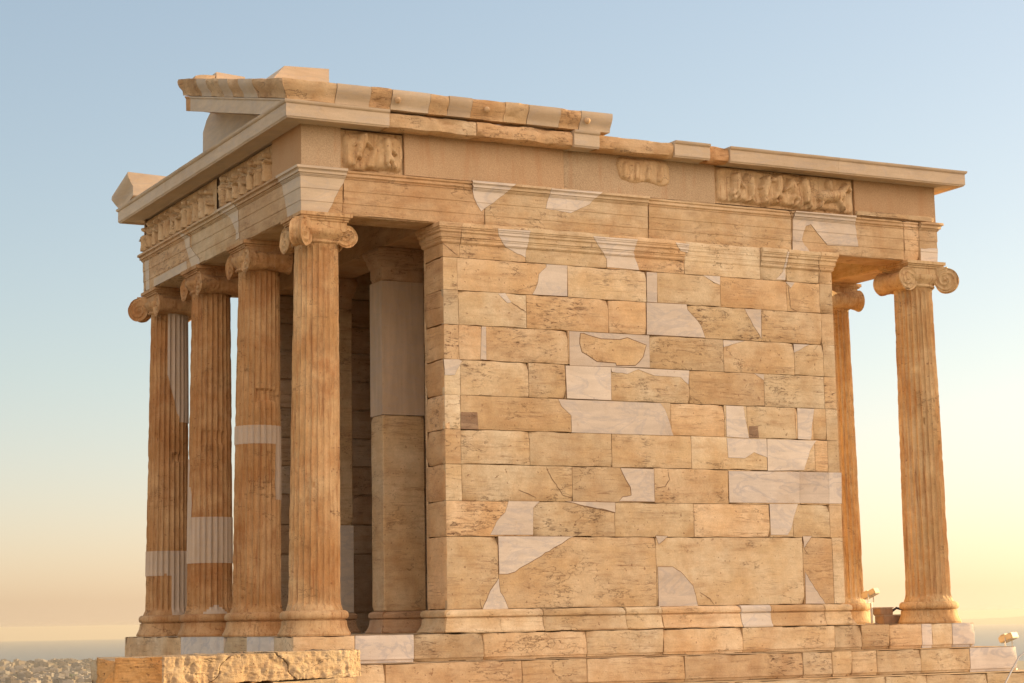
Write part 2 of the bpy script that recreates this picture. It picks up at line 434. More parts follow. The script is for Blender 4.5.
# coastal city, far below
cm = [plain('far_plaster_white', (.24, .21, .18), .9, scale=.05), plain('far_plaster_cream', (.17, .135, .10), .9, scale=.05), plain('far_plaster_grey', (.08, .075, .075), .9, scale=.05), plain('far_dark_trees', (.07, .08, .05), .9, scale=.05), plain('far_window_glass', (.08, .08, .09), .4)]
rnd = random.Random(4)
def city_block(mb, x, y, z, w_, d_, h, a, mi, floors=True):
    ax = Vector((math.cos(a), math.sin(a), 0)); ay = Vector((-math.sin(a), math.cos(a), 0)); az = Vector((0, 0, 1))
    cen = Vector((x, y, z)); mb.obox(cen+az*(h/2-4), ax, ay, az, w_/2, d_/2, h/2+4, mi)
    mb.obox(cen+az*(h+1.2)+ax*w_*rnd.uniform(-.2, .2), ax, ay, az, w_*.15, d_*.2, 1.2, mi)
    if floors:
        for k in range(1, int(h//3.2)):
            mb.obox(cen+az*(k*3.2), ax, ay, az, w_/2+.25, d_/2+.25, .7, 4)
rest = MB(); nb = 0
for i in range(5200):
    r = 3300*(8600/3300)**(rnd.random()**.8); az = rnd.uniform(R(60), R(150)) if i % 2 else rnd.uniform(R(70), R(84))
    if r*math.cos(az-COAST_N) > COAST_D-120 or az < R(60): continue
    x, y = CX+r*math.cos(az), CY+r*math.sin(az); z = land_z(r, az)
    wd = (rnd.uniform(12, 34), rnd.uniform(12, 26)); h = rnd.choice((7, 10, 13, 16, 19, 22)); mi = rnd.choice((0, 0, 1, 1, 2, 3))
    vis = R(74.6) < az < R(77.6)
    if vis and nb < 240 and mi != 3 and r > 5000:
        mb = MB(); mb.tint = (.5, 0, 0, 1)
        mb_o = (x, y, z); city_block(mb, 0, 0, 0, wd[0], wd[1], h, rnd.uniform(0, 3), mi)
        o = mb.build('city_building', cm, fix=False, angle=30); o.location = mb_o
        tag(o, 'tiny far-off flat-roofed building in the hazy coastal city below the temple', 'building', 'far-off buildings of the coastal city'); nb += 1
    else:
        if mi == 3: h *= .5
        city_block(rest, x, y, z, wd[0], wd[1], h, rnd.uniform(0, 3), mi, False)
tag(rest.build('distant_city', cm, fix=False, angle=30), 'hazy spread of pale buildings and trees on the coastal plain', 'city', kind='stuff')

# ---------------------------------------------------------------- the temple
temple = tag(empty('temple', (0, 0, 0)), 'small roofless-looking ancient marble temple with fluted scroll-capital columns and patched block walls', 'temple')
PITCH = 1.55; L = 7.1358; N3 = 3*PITCH
Z = [0.2235, 0.908, 1.247, 1.598, 1.932, 2.262, 2.606, 2.945, 3.283, 3.603, 3.941]
YW = -.25; XA, XB = 1.245, 5.845; YN = N3+.25
rnd = random.Random(11)
def capprof(v):
    for lim, d in ((3.742, 0), (3.752, .012), (3.782, .020), (3.80, .026), (3.842, .036), (3.85, .040), (3.878, .050), (3.895, .058), (9, .066)):
        if v < lim: return d
CAPVB = [q for l_ in (3.742, 3.752, 3.782, 3.80, 3.842, 3.85, 3.878, 3.895) for q in (l_-.0005, l_)]
def fm_corner(fm, uc, width, side):   # mitre near uc: the outward step also shifts along u
    def g(u, v, d):
        t = 1-min(1, abs(u-uc)/width); return fm(u+side*max(d, 0)*t, v, d)
    return g
CUTS = { 9:[1.426, 2.15, 3.075, 3.993, 4.927, 5.263, 5.673], 8:[1.396, 2.618, 3.532, 3.659, 4.424, 5.254, 5.68], 7:[1.404, 2.146, 3.077, 3.517, 4.007, 4.92, 5.687], 6:[1.404, 1.652, 1.695, 2.604, 3.546, 4.438, 5.321, 5.694], 5:[1.415, 2.159, 2.573, 3.086, 4.005, 4.925, 5.689], 4:[1.41, 2.632, 3.777, 4.421, 4.698, 5.305, 5.528, 5.696], 3:[1.41, 2.156, 3.077, 4.01, 4.93, 5.536, 5.699], 2:[1.415, 2.62, 3.553, 4.441, 5.325, 5.693], 1:[2.174, 3.091, 4.012, 4.932, 5.222, 5.691], 0:[1.791, 3.554, 5.331, 5.707], }
flank = empty('cella_wall', (0, 0, 0), temple); flank['label'] = 'long flank wall of honey-coloured blocks with pale marble patches'
mb = MB(); mb.box(XA+.045, XB-.045, YW+.045, .16, -.02, 3.935); core = mb.build('wall_core', M['core'], flank)
mb = MB()
for k, cuts in CUTS.items():
    xs = [XA]+[c for c in cuts]+[XB]
    for a, b in zip(xs[:-1], xs[1:]):
        mb.rtint(rnd, .35)
        f_ = fm_flank(YW)
        prof, vb = (capprof, CAPVB) if k == 9 else ((lambda v: 0.0), ())
        if k == 9 and abs(a-3.993) < .01: prof = lambda v: .35*capprof(v)
        if k == 9 and a == XA: f_ = fm_corner(f_, XA, .1, -1)
        if k == 9 and b == XB: f_ = fm_corner(f_, XB, .1, 1)
        anta = (a == XA and b < 1.5) or (b == XB and b-a < .25)
        plate(mb, f_, a, b, Z[k], Z[k+1], rnd, vb, prof, gap=.001 if anta or b-a < .07 else .0018, wear=.5 if anta else 1.0)
# rest of the ring: anta faces, inner faces and west wall
for k in range(10):
    mb.rtint(rnd, 1.0); mb.tint = (mb.tint[0]*.9, .5+.5*mb.tint[1], mb.tint[2], 1)
    prof, vb = (capprof, CAPVB) if k == 9 else ((lambda v: 0.0), ())
    def fa(u, v, d, y0=YW, y1=.2):
        t = (u-y0)/(y1-y0)*2-1; return Vector((XA-d, u+max(d, 0)*t, v))
    plate(mb, fa, YW, .2, Z[k], Z[k+1], rnd, vb, prof, wear=1.6)
mb.rtint(rnd); plate(mb, lambda u, v, d: Vector((u, .2+d, v)), XA, XB, .22, 3.94, rnd, gap=0)
mb.build('ashlar_face', M['wall'], flank)
# inlays
REPAIRS = [
  [(1.812, 3.908), (2.174, 3.914), (2.147, 3.652), (1.913, 3.746), (1.829, 3.85)] ,
  [(2.881, 3.909), (3.402, 3.913), (3.374, 3.787), (3.431, 3.669), (3.448, 3.609), (3.072, 3.617), (3.071, 3.702), (2.978, 3.8)] ,
  [(3.85, 3.912), (4.02, 3.908), (4.017, 3.822), (3.932, 3.833)] ,
  [(5.237, 3.909), (5.263, 3.911), (5.243, 3.615), (5.124, 3.616), (5.217, 3.706)] ,
  [(2.378, 3.601), (2.615, 3.603), (2.608, 3.291), (2.216, 3.287), (2.28, 3.409), (2.291, 3.496), (2.377, 3.572)] ,
  [(3.535, 3.595), (3.661, 3.595), (3.651, 3.286), (3.532, 3.287)] ,
  [(4.216, 3.602), (4.424, 3.606), (4.42, 3.515), (4.348, 3.536)] ,
  [(5.242, 3.598), (5.362, 3.597), (5.309, 3.535)] ,
  [(1.835, 3.273), (1.913, 3.285), (1.98, 3.196), (1.937, 3.185)] ,
  [(3.525, 3.282), (4.004, 3.289), (4.015, 3.233), (4.116, 3.141), (4.17, 3.078), (4.219, 2.95), (3.516, 2.949)] ,
  [(4.715, 3.279), (4.921, 3.284), (4.911, 2.972), (4.815, 3.108)] ,
  [(1.65, 2.938), (1.698, 2.94), (1.697, 2.613), (1.633, 2.618)] ,
  [(2.62, 2.942), (3.547, 2.943), (3.544, 2.612), (2.618, 2.597)] ,
  [(1.238, 2.601), (1.4, 2.608), (1.434, 2.591), (1.356, 2.454), (1.248, 2.447)] ,
  [(2.57, 2.595), (3.089, 2.601), (3.084, 2.266), (2.58, 2.268)] ,
  [(3.089, 2.601), (4.011, 2.603), (3.996, 2.458), (3.905, 2.53), (3.589, 2.534), (3.407, 2.59), (3.277, 2.537), (3.096, 2.554)] ,
  [(2.481, 2.257), (3.654, 2.257), (3.707, 2.195), (3.75, 2.085), (3.8, 1.93), (2.624, 1.931), (2.623, 2.099), (2.516, 2.188)] ,
  [(4.804, 2.606), (4.927, 2.602), (4.924, 2.536)] ,
  [(4.436, 2.937), (4.701, 2.941), (4.495, 2.879), (4.437, 2.865)] ,
  [(5.315, 2.938), (5.522, 2.94), (5.399, 2.879), (5.317, 2.845)] ,
  [(4.442, 2.258), (4.653, 2.257), (4.693, 2.047), (4.711, 1.926), (4.438, 1.935)] ,
  [(5.329, 2.259), (5.545, 2.258), (5.489, 1.929), (5.324, 1.933)] ,
  [(4.438, 1.922), (4.93, 1.922), (4.931, 1.731), (4.768, 1.784), (4.65, 1.717), (4.449, 1.721)] ,
  [(4.936, 1.923), (5.556, 1.921), (5.467, 1.807), (5.388, 1.609), (4.929, 1.593)] ,
  [(4.449, 1.584), (5.331, 1.591), (5.316, 1.265), (4.443, 1.261)] ,
  [(5.331, 1.591), (5.701, 1.59), (5.688, 1.264), (5.316, 1.265)] ,
  [(5.701, 1.59), (5.864, 1.592), (5.851, 1.266), (5.688, 1.264)] ,
  [(3.167, 1.593), (3.558, 1.589), (3.556, 1.259), (3.14, 1.261), (3.186, 1.305), (3.285, 1.322), (3.279, 1.4), (3.227, 1.477)] ,
  [(4.935, 1.253), (5.292, 1.257), (5.247, 1.151), (5.212, 1.037), (5.149, 0.935), (4.94, 0.935)] ,
  [(1.911, 1.25), (2.25, 1.249), (2.18, 1.187), (2.171, 0.926), (1.708, 0.924), (1.777, 1.049), (1.872, 1.139)] ,
  [(2.529, 1.255), (3.1, 1.25), (3.097, 1.149), (2.686, 1.223)] ,
  [(1.792, 0.913), (2.624, 0.913), (2.439, 0.82), (2.212, 0.699), (1.971, 0.572), (1.886, 0.55), (1.797, 0.551)] ,
  [(1.793, 0.514), (1.807, 0.38), (1.864, 0.29), (1.896, 0.211), (1.612, 0.212), (1.699, 0.396)] ,
  [(3.554, 0.922), (3.7, 0.919), (3.588, 0.836)] ,
  [(3.568, 0.614), (3.745, 0.613), (3.835, 0.563), (3.978, 0.422), (4.03, 0.219), (3.567, 0.22)] ,
  [(5.335, 0.924), (5.454, 0.924), (5.349, 0.798)] ,
  [(5.347, 0.556), (5.588, 0.223), (5.341, 0.226)] ,
]
TAN = [(2.747, 2.925), (2.783, 2.927), (2.89, 2.9), (2.979, 2.881), (3.197, 2.883), (3.289, 2.908), (3.507, 2.842), (3.466, 2.72), (3.371, 2.628), (3.152, 2.619), (3.144, 2.643), (2.928, 2.649), (2.76, 2.737), (2.736, 2.822)]
for i, P in enumerate(REPAIRS):
    cz = sum(p[1] for p in P)/len(P)
    mb = MB(); mb.rtint(random.Random(i))
    if cz > 3.62: patch(mb, fm_flank(YW), P, capprof, CAPVB, seed=i)
    else: patch(mb, fm_flank(YW), P, seed=i, crack=.006 if i >= 31 or i in (9, 27, 30) else .002)
    o = mb.build('marble_repair', [M['newv'] if i in (25, 26, 24) else M['new'], M['crack']], flank)
mb = MB(); mb.tint = (.55, .2, .3, 1); patch(mb, fm_flank(YW), TAN, d=.006, crack=.008, seed=5); mb.build('reset_old_fragment', [M['wall'], M['crack']], flank)
CRACKS = [ [(2.335, 1.585), (2.385, 1.479), (2.469, 1.373), (2.503, 1.313), (2.616, 1.288)], [(2.021, 1.36), (2.123, 1.323), (2.216, 1.279)], [(2.686, 1.223), (3.091, 1.146)], [(1.98, 3.196), (2.108, 3.125), (2.146, 3.103)], [(5.349, 0.798), (5.395, 0.733)], [(1.232, 3.745), (1.399, 3.626)], [(3.723, 1.564), (3.738, 1.485), (3.681, 1.413), (3.57, 1.396)], [(5.65, 3.903), (5.655, 3.793), (5.693, 3.744), (5.666, 3.607)], [(4.057, 0.359), (4.166, 0.295), (4.22, 0.232)], [(1.589, 0.323), (1.604, 0.212)], [(5.272, 3.6), (5.299, 3.316), (5.378, 3.287)], ]
for c in CRACKS:
    mb = MB()
    pts = densify(c+c[::-1][1:-1], 3, .03, .004)[:max(3, int(sum((Vector(c[i])-Vector(c[i+1])).length for i in range(len(c)-1))/.03)+len(c))]
    pts = []
    for i in range(len(c)-1):
        a, b = Vector(c[i]), Vector(c[i+1]); n_ = max(1, int((b-a).length/.025))
        pts += [a+(b-a)*(q/n_)+Vector((nz(q, i, 1, .7), nz(q, i, 5, .7)))*.008 for q in range(n_)]
    pts.append(Vector(c[-1]))
    top = []; bot = []
    for i, p in enumerate(pts):
        d = (pts[min(i+1, len(pts)-1)]-pts[max(i-1, 0)]).normalized(); n_ = Vector((-d.y, d.x)); w_ = .0035*(1+.6*nz(i, 2, 2, .4))*(.4 if i in (0, len(pts)-1) else 1)
        pr = capprof(p.y) if p.y > 3.61 else 0
        top.append(fm_flank(YW)(*(p+n_*w_), pr+.0022)); bot.append(fm_flank(YW)(*(p-n_*w_), pr+.0022))
    mb.grid([top, bot]); mb.build('wall_crack', M['crack'], flank)
# two square sockets: flat plates, recess shade painted in as darker stone
for (x, z, s) in ((1.41, 2.0, .0), (4.72, 1.94, .0)):
    x0, x1, z0, z1 = (1.412, 1.60, 1.934, 2.10) if x < 2 else (4.716, 4.835, 1.934, 2.055)
    mb = MB(); f_ = fm_flank(YW); o_, i_ = .0028, .0024
    P = [(x0, z0), (x1, z0), (x1-.01, z1), (x0, z1-.004)]
    mb.tint = (.4, .3, .4, 1)
    mb.poly([f_(*p, .0025) for p in P]); 
    mb.build('beam_socket_shade_plate', M['crack' if x < 0 else 'rustp'] if 'rustp' in M else old_marble('socket_shade_stone', base=(.24, .16, .10), pale=(.30, .22, .15), rust=(.32, .16, .07), rustamt=.6), flank)

# wall foot moulding
def footprof(v):
    P = [(0, .082), (.018, .082), (.03, .070), (.07, .052), (.115, .045), (.138, .043), (.143, .028), (.150, .028), (.155, .050), (.175, .056), (.2, .052), (.215, .035), (.2235, .012)]
    for (a, x), (b, y) in zip(P[:-1], P[1:]):
        if v <= b: return x+(y-x)*(v-a)/(b-a)
    return .012
FVB = [.018, .03, .07, .115, .138, .143, .150, .155, .175, .2, .215]
mb = MB(); xs = [XA, 2.242, 3.164, 3.576, 4.51, 4.874, 5.545, XB]
for a, b in zip(xs[:-1], xs[1:]):
    if a == 4.51: continue
    mb.rtint(rnd, .3); f_ = fm_flank(YW)
    if a == XA: f_ = fm_corner(f_, XA, .12, -1)
    if b == XB: f_ = fm_corner(f_, XB, .12, 1)
    plate(mb, f_, a, b, 0, .2235, rnd, FVB, footprof, wear=1.4)
mb.rtint(rnd, .6); plate(mb, lambda u, v, d: Vector((XA-d, u+max(d, 0)*((u-YW)/.45*2-1), v)), YW, .2, 0, .2235, rnd, FVB, footprof)
mb.rtint(rnd, .6); plate(mb, lambda u, v, d: Vector((XB+d, u+max(d, 0)*((u-YW)/.45*2-1), v)), YW, YN, 0, .2235, rnd, FVB, footprof)
foot = mb.build('wall_foot_moulding', M['wall'], temple)
mb = MB(); plate(mb, fm_flank(YW-.001), 4.51, 4.874, 0, .2235, rnd, FVB, footprof, wear=.2); mb.build('marble_repair', M['new'], foot)

# west wall and north wall
west = MB(); north = MB()
west.box(XB-.30, XB-.045, .18, YN-.045, -.02, 3.935); north.box(XA+.045, XB-.045, YN-.42, YN-.045, -.02, 3.935)
for k in range(10):
    prof, vb = (capprof, CAPVB) if k == 9 else ((lambda v: 0.0), ())
    ys = [YW]+[YW+.6*(1 if k % 2 else .55)+i*.92 for i in range(5)]+[YN]
    for a, b in zip(ys[:-1], ys[1:]):
        west.rtint(rnd, .3); plate(west, fm_west(XB), a, b, Z[k], Z[k+1], rnd, vb, prof)
    xs = [XA]+[XA+.45*(1 if k % 2 else 2)+i*.92 for i in range(5)]+[XB]
    xs = [x for x in xs if x < XB-.2]+[XB]
    for a, b in zip(xs[:-1], xs[1:]):
        north.rtint(rnd, .3); plate(north, lambda u, v, d: Vector((u, YN-.45-d, v)), a, b, Z[k], Z[k+1], rnd, gap=.006, wear=2.5)
        north.rtint(rnd, .3); plate(north, fm_north(YN), a, b, Z[k], Z[k+1], rnd, vb, prof)
    north.rtint(rnd, .3); plate(north, fm_front(XA), YN-.45, YN, Z[k], Z[k+1], rnd, vb, prof)
west.build('west_wall', M['wall'], temple); north.build('north_wall', M['dark'], temple)

# porch pillars
def pillar(y0, y1, fresh):
    x0, x1 = 1.235, 1.70
    t = empty('porch_pillar', (0, 0, 0), temple)
    if fresh: t['label'] = 'square porch pillar with smooth pale upper half on worn brown stone'
    def ring(mb, z0, z1, prof=lambda v: 0.0, vb=(), g=.0015, wear=.6, grow=0):
        X0, X1, Y0, Y1 = x0-grow, x1+grow, y0-grow, y1+grow
        def mk(f, a, b): return lambda u, v, d: f(u+max(d, 0)*((u-a)/(b-a)*2-1), v, d)
        for f, a, b in ((lambda u, v, d: Vector((u, Y0-d, v)), X0, X1), (lambda u, v, d: Vector((u, Y1+d, v)), X0, X1), (lambda u, v, d: Vector((X0-d, u, v)), Y0, Y1), (lambda u, v, d: Vector((X1+d, u, v)), Y0, Y1)):
            plate(mb, mk(f, a, b), a, b, z0, z1, rnd, vb, prof, gap=g, wear=wear, depth=.03, wob=.004 if not grow else .001, cell=.05)
        mb.box(X0+.02, X1-.02, Y0+.02, Y1-.02, z0+.002, z1-.002)
    mb = MB(); mb.tint = (.35, .6, rnd.random(), 1); ring(mb, 0, .2235, footprof, FVB, grow=-.02); mb.build('base', M['dark'], t)
    zc = 2.21 if fresh else 1.18
    mb = MB(); mb.tint = (.45 if fresh else .3, .35, rnd.random(), 1)
    if fresh: ring(mb, .2235, zc, wear=2.5)
    else: ring(mb, zc, 3.60, wear=3)
    mb.build('worn_shaft', M['wall'], t)
    mb = MB(); mb.tint = (.5, 0, .2, 1)
    if fresh: ring(mb, zc, 3.60, wear=0, grow=.004)
    else: ring(mb, .2235, zc, wear=0, grow=.004)
    mb.build('restored_shaft', M['newp'] if fresh else M['new'], t)
    mb = MB(); mb.tint = (.4, .5, rnd.random(), 1); ring(mb, 3.60, 3.941, capprof, CAPVB, wear=1.4); mb.build('capital', M['dark'], t)
pillar(1.215, 1.52, True); pillar(N3-1.52, N3-1.215, False)

# steps
def step(name, y_off, z0, z1, cutsx, cutsy, skipx=(), skipy=()):
    x0, x1, y0, y1 = -y_off, L+y_off, -y_off, N3+y_off
    prof = lambda v: 0.0 if v > z0+.032 else -.014
    vb = [z0+.032, z0+.0325]
    mb = MB(); mb.tint = (.45, .1, .3, 1)
    mb.box(x0+.045, x1-.045, y0+.045, y1-.045, z0, z1-.004)
    e = .004
    # top tread sheet
    reps = []
    def faces(fm, cs, skip):
        for a, b in zip(cs[:-1], cs[1:]):
            if any(abs(a-s) < .01 for s in skip): reps.append((fm, a, b)); continue
            mb.rtint(rnd, .3); plate(mb, fm, a, b, z0, z1-.001, rnd, vb, prof, wear=1.8)
    faces(fm_flank(y0), [x0]+cutsx+[x1], skipx); faces(fm_front(x0), [y0]+cutsy+[y1], skipy)
    faces(fm_west(x1), [y0+i*(y1-y0)/5 for i in range(6)], ()); faces(fm_north(y1), [x0+i*(x1-x0)/7 for i in range(8)], ())
    # treads: block tops
    nx = 8; ny = 5
    for i in range(nx):
        for j in range(ny):
            a, b = x0+(x1-x0)*i/nx, x0+(x1-x0)*(i+1)/nx; c, d = y0+(y1-y0)*j/ny, y0+(y1-y0)*(j+1)/ny
            mb.rtint(rnd, .3)
            mb.poly([(a+.002, c+.002, z1), (b-.002, c+.002, z1), (b-.002, d-.002, z1), (a+.002, d-.002, z1)])
    o = mb.build(name, M['wall'], temple)
    for fm, a, b in reps:
        r_ = MB(); plate(r_, fm, a, b, z0, z1-.001, rnd, vb, prof, wear=.3); r_.build('marble_repair', M['newv'], o)
step('stylobate', .333, -.2566, 0, [.268, .86, 1.584, 2.697, 3.569, 4.5, 5.634, 5.978, 6.341, 6.762, 6.895, 7.17], [.172, .907, 1.574, 2.936], skipx=(.268, 6.762, 7.17), skipy=(.172, 1.574))
step('step', .636, -.5133, -.2566, [.434, 1.828, 2.523, 3.617, 5.01, 5.367, 5.615, 5.93, 6.495, 7.141], [.5, 1.9, 3.4], skipx=(7.141,))
step('step', .94, -.77, -.5133, [.449, 2.492, 3.994, 5.793, 6.324, 7.104, 7.6], [.4, 2.1, 3.5])
step('foundation', 1.02, -1.1, -.77, [.9, 2.2, 3.3, 4.9, 6.2], [.8, 2.6, 3.9])

# ---------------------------------------------------------------- columns
VC = 243.0
def adiff(th): return (math.degrees(th)-VC+180) % 360-180
def shaft_pt(th, z, seed, wear, notches, intact=False):
    z0, z1 = .232, 3.70
    t = (z-z0)/(z1-z0)
    Rr = .247-.035*t-.004*math.sin(math.pi*t)*-1
    Rr += .022*max(0, 1-(z-z0)/.12)**2.0 + .014*max(0, 1-(z1-z)/.10)**2
    f = (th*24/(2*math.pi)) % 1.0
    q = (f-.5)/.45
    fl = .031*(1-t*.12)*math.sqrt(max(0, 1-q*q)) if abs(q) < 1 else 0
    fl *= min(1, max(0, (z-z0-.035)/.04))*min(1, max(0, (z1-.06-z)/.04))
    if intact: return Rr-fl
    s = seed*13.7
    cx, cy = math.cos(th), math.sin(th)
    big = noise.noise(Vector((cx*1.2+s, cy*1.2, z*.9)))
    wr = min(1, max(0, wear*.55-.05+big*1.5))                # how far the arrises are worn away
    n1 = noise.fractal(Vector((cx*2+s, cy*2, z*2.2)), .8, 2.1, 4)
    n2 = noise.noise(Vector((cx*9+s, cy*9, z*5)))
    Rr -= .003+.008*wr*max(0, n1+.2)+.002*max(0, n2)
    fl2 = fl*(1-.3*wr)
    # chipped arrises
    if abs(q) > .8: Rr -= .010*max(0, noise.noise(Vector((cx*20+s, cy*20, z*11)))+.15*wear)
    a = adiff(th)
    for (a0, a1, b0, b1, dp) in notches:
        if a0 < a < a1 and b0 < z < b1: Rr -= dp
    return Rr-fl2
def base_prof(z):
    P = [(0, .335), (.018, .340), (.030, .334), (.05, .322), (.08, .309), (.115, .302), (.138, .302), (.144, .288), (.152, .288), (.156, .308), (.17, .318), (.19, .321), (.21, .316), (.226, .300), (.232, .286)]
    for (a, x), (b, y) in zip(P[:-1], P[1:]):
        if z <= b: return x+(y-x)*(z-a)/(b-a)
    return .286
BZ = [0, .009, .018, .03, .05, .08, .115, .138, .141, .144, .152, .154, .156, .163, .17, .19, .21, .226, .232]
def scroll(mb, cen, axis, half, Ra, waist=.72, seed=0, dmg=.004):
    """volute cushion: spiral faces at both ends, pinched and grooved between"""
    cen = Vector(cen); ax = Vector(axis).normalized(); upv = Vector((0, 0, 1)); sdv = ax.cross(upv); nseg = 56
    rows = []
    def face(sgn):
        out = []
        for k in range(16):
            r = Ra*(k/15); row = []
            for i in range(nseg):
                ph = 2*math.pi*i/nseg; s = (ph*sgn/(2*math.pi)+2.6*(1-(r/Ra))**.8) % 1
                h = -.016*math.sin(math.pi*s)**.7 if .12 < r/Ra < .96 else (.004 if r/Ra <= .12 else -.004)
                h += .003*noise.noise(Vector((r*30, ph, seed)))
                row.append(cen+ax*sgn*(half+h)+(sdv*math.cos(ph)+upv*math.sin(ph))*max(r, .002))
            out.append(row)
        return out
    A = face(-1); B = face(1)[::-1]
    mid = []
    for k in range(1, 24):
        t = k/24*2-1; prof = waist+(1-waist)*abs(t)**2.2
        g_ = -.006 if (k % 6 in (0,)) else 0
        row = []
        for i in range(nseg):
            ph = 2*math.pi*i/nseg
            rr_ = Ra*prof+g_-dmg*max(0, noise.noise(Vector((t*3, math.cos(ph)*2+seed, math.sin(ph)*2)))*2)
            row.append(cen+ax*t*half+(sdv*math.cos(ph)+upv*math.sin(ph))*rr_)
        mid.append(row)
    mb.grid(A+mid+B, True)
def capital(mb, kind, sx, sy, seed):
    """kind 'plain': scroll faces look along x. kind 'corner': scrolls also look along sy, with a diagonal one between"""
    Rv, zc, ow, hf = .128, 3.738, .238, .235
    rows = []
    for z, r in ((3.655, .222), (3.668, .236), (3.68, .236), (3.69, .226), (3.70, .235), (3.73, .268), (3.76, .285), (3.79, .28), (3.80, .2)):
        rows.append([((r-.008*(z > 3.695 and z < 3.79)*(abs(math.sin(th*12))))*math.cos(th), (r-.008*(z > 3.695 and z < 3.79)*(abs(math.sin(th*12))))*math.sin(th), z) for th in [2*math.pi*k/96 for k in range(96)]])
    mb.grid(rows, True)
    def beam(ax, w_, h_, z0, z1):
        if ax == 'x': mb.box(-h_, h_, -w_, w_, z0, z1)
        else: mb.box(-w_, w_, -h_, h_, z0, z1)
    # abacus
    for k, (z0, z1, q) in enumerate(((3.888, 3.905, .245), (3.905, 3.941, .262))):
        P = [mb.v((i*q, j*q*1.02, z)) for z in (z0, z1) for j in (-1, 1) for i in (-1, 1)]
        for q_ in ((0,2,3,1),(4,5,7,6),(0,1,5,4),(2,6,7,3),(0,4,6,2),(1,3,7,5)): mb.f([P[i] for i in q_])
    if kind == 'plain':
        beam('x', ow, hf-.014, 3.775, 3.889); beam('x', ow-.02, hf, 3.868, 3.890); beam('x', ow-.1, hf-.004, 3.775, 3.792)
        for s in (-1, 1): scroll(mb, (0, s*ow, zc), (1, 0, 0), hf, Rv, seed=seed+s)
    else:
        mb.box(-hf+.014, hf-.014, -hf+.014, hf-.014, 3.775, 3.889); mb.box(-hf, hf, -hf, hf, 3.868, 3.890)
        scroll(mb, (0, -sy*ow, zc), (1, 0, 0), hf, Rv, seed=seed)
        scroll(mb, (-sx*ow, 0, zc), (0, 1, 0), hf-(.05 if seed == 1 else 0), Rv-(.02 if seed == 1 else 0), seed=seed+3, dmg=.05 if seed == 1 else .004)
        q = .262; dg = Vector((sx, sy, 0)).normalized()
        scroll(mb, (sx*q, sy*q, zc), (-dg.y, dg.x, 0), .062, Rv+.006, waist=.9, seed=seed+5)
        mb.obox(Vector((sx*.17, sy*.17, 3.835)), dg, Vector((-dg.y, dg.x, 0)), Vector((0, 0, 1)), .15, .055, .05)
def column(x, y, seed, wear, kind, sx, sy, fresh=(), notches=(), label=None, tint=(.5, .3), lean=(0, 0)):
    t = empty('column', (x, y, 0), temple)
    if label: t['label'] = label
    sh = lambda p: Vector((p[0]+lean[0]*p[2]/3.9, p[1]+lean[1]*p[2]/3.9, p[2]))
    mb = MB(); mb.tint = (*tint, (seed*.37) % 1, 1)
    rows = []
    for z in BZ:
        row = []
        for k in range(120):
            th = 2*math.pi*k/120; n_ = noise.fractal(Vector((math.cos(th)*2+seed*5, math.sin(th)*2, z*5)), .8, 2, 3)
            r = base_prof(z)-.010*max(0, n_)*1.6
            row.append((r*math.cos(th), r*math.sin(th), z))
        rows.append(row)
    mb.grid(rows, True); mb.build('base', M['col'], t)
    nth = 240; zs = [.232+(3.70-.232)*k/150 for k in range(151)]
    cuts = {.272, .3, .7, .79, .99, 1.29, 1.94, 2.14}
    olds = MB(); olds.tint = (*tint, (seed*.61) % 1, 1); news = MB(); news.tint = (.5, 0, .3, 1)
    def build(mb, sel, intact, extra=0):
        vt = {}
        def V(i, j):
            k = (i % nth, j)
            if k not in vt:
                th = 2*math.pi*k[0]/nth; z = zs[j]; r = shaft_pt(th, z, seed, wear, notches, intact)+extra
                if not intact and any(all(f_(adiff(th)+da, z+dz) for da, dz in ((0, .026), (0, -.026), (2, 0), (-2, 0))) for f_ in fresh): r -= .03
                vt[k] = mb.v(sh((r*math.cos(th), r*math.sin(th), z)))
            return vt[k]
        for j in range(len(zs)-1):
            for i in range(nth):
                th = 2*math.pi*(i+.5)/nth; zc = (zs[j]+zs[j+1])/2
                if sel(adiff(th), zc): mb.f([V(i, j), V(i+1, j), V(i+1, j+1), V(i, j+1)])
    build(olds, lambda a, z: True, False); olds.build('shaft', M['col'], t, angle=36)
    for fq in fresh:
        news = MB(); news.tint = (.5, 0, .3, 1); build(news, fq, True, .002)
        es = [e for e in news.bm.edges if len(e.link_faces) == 1]
        r_ = bmesh.ops.extrude_edge_only(news.bm, edges=es)
        for v in [g_ for g_ in r_['geom'] if isinstance(g_, bmesh.types.BMVert)]:
            k = math.hypot(v.co.x, v.co.y); v.co.x *= (k-.03)/k; v.co.y *= (k-.03)/k
        news.build('restored_fluting', M['newc'], t, angle=50)
    mb = MB(); mb.tint = (tint[0], tint[1], (seed*.83) % 1, 1); capital(mb, kind, sx, sy, seed)
    for v in mb.bm.verts:
        n_ = noise.noise_vector(v.co*6+Vector((seed*9, 0, 0)))*.009+noise.noise_vector(v.co*17+Vector((seed*9, 0, 0)))*.006*(seed < 5); v.co += n_*(1 if v.co.z < 3.93 else .3); v.co = sh(v.co)
    bmesh.ops.subdivide_edges
    mb.build('capital', M['col'], t, angle=40)
    return t
column(0, 0, 1, .75, 'corner', -1, -1, (), [(-2, 6, 1.36, 1.41, .02)], 'nearest corner column, heavily weathered, bare old stone from base to scrolls', (.62, .35), lean=(.03, -.01))
column(0, PITCH, 2, .45, 'plain', -1, -1, [lambda a, z: 1.89 < z < 2.09 or (a > 62 and 1.35 < z < 1.89)], [(0, 62, 2.33, 2.44, .028)], 'column with one narrow pale ring half way up', (.15, .6), lean=(.02, 0))
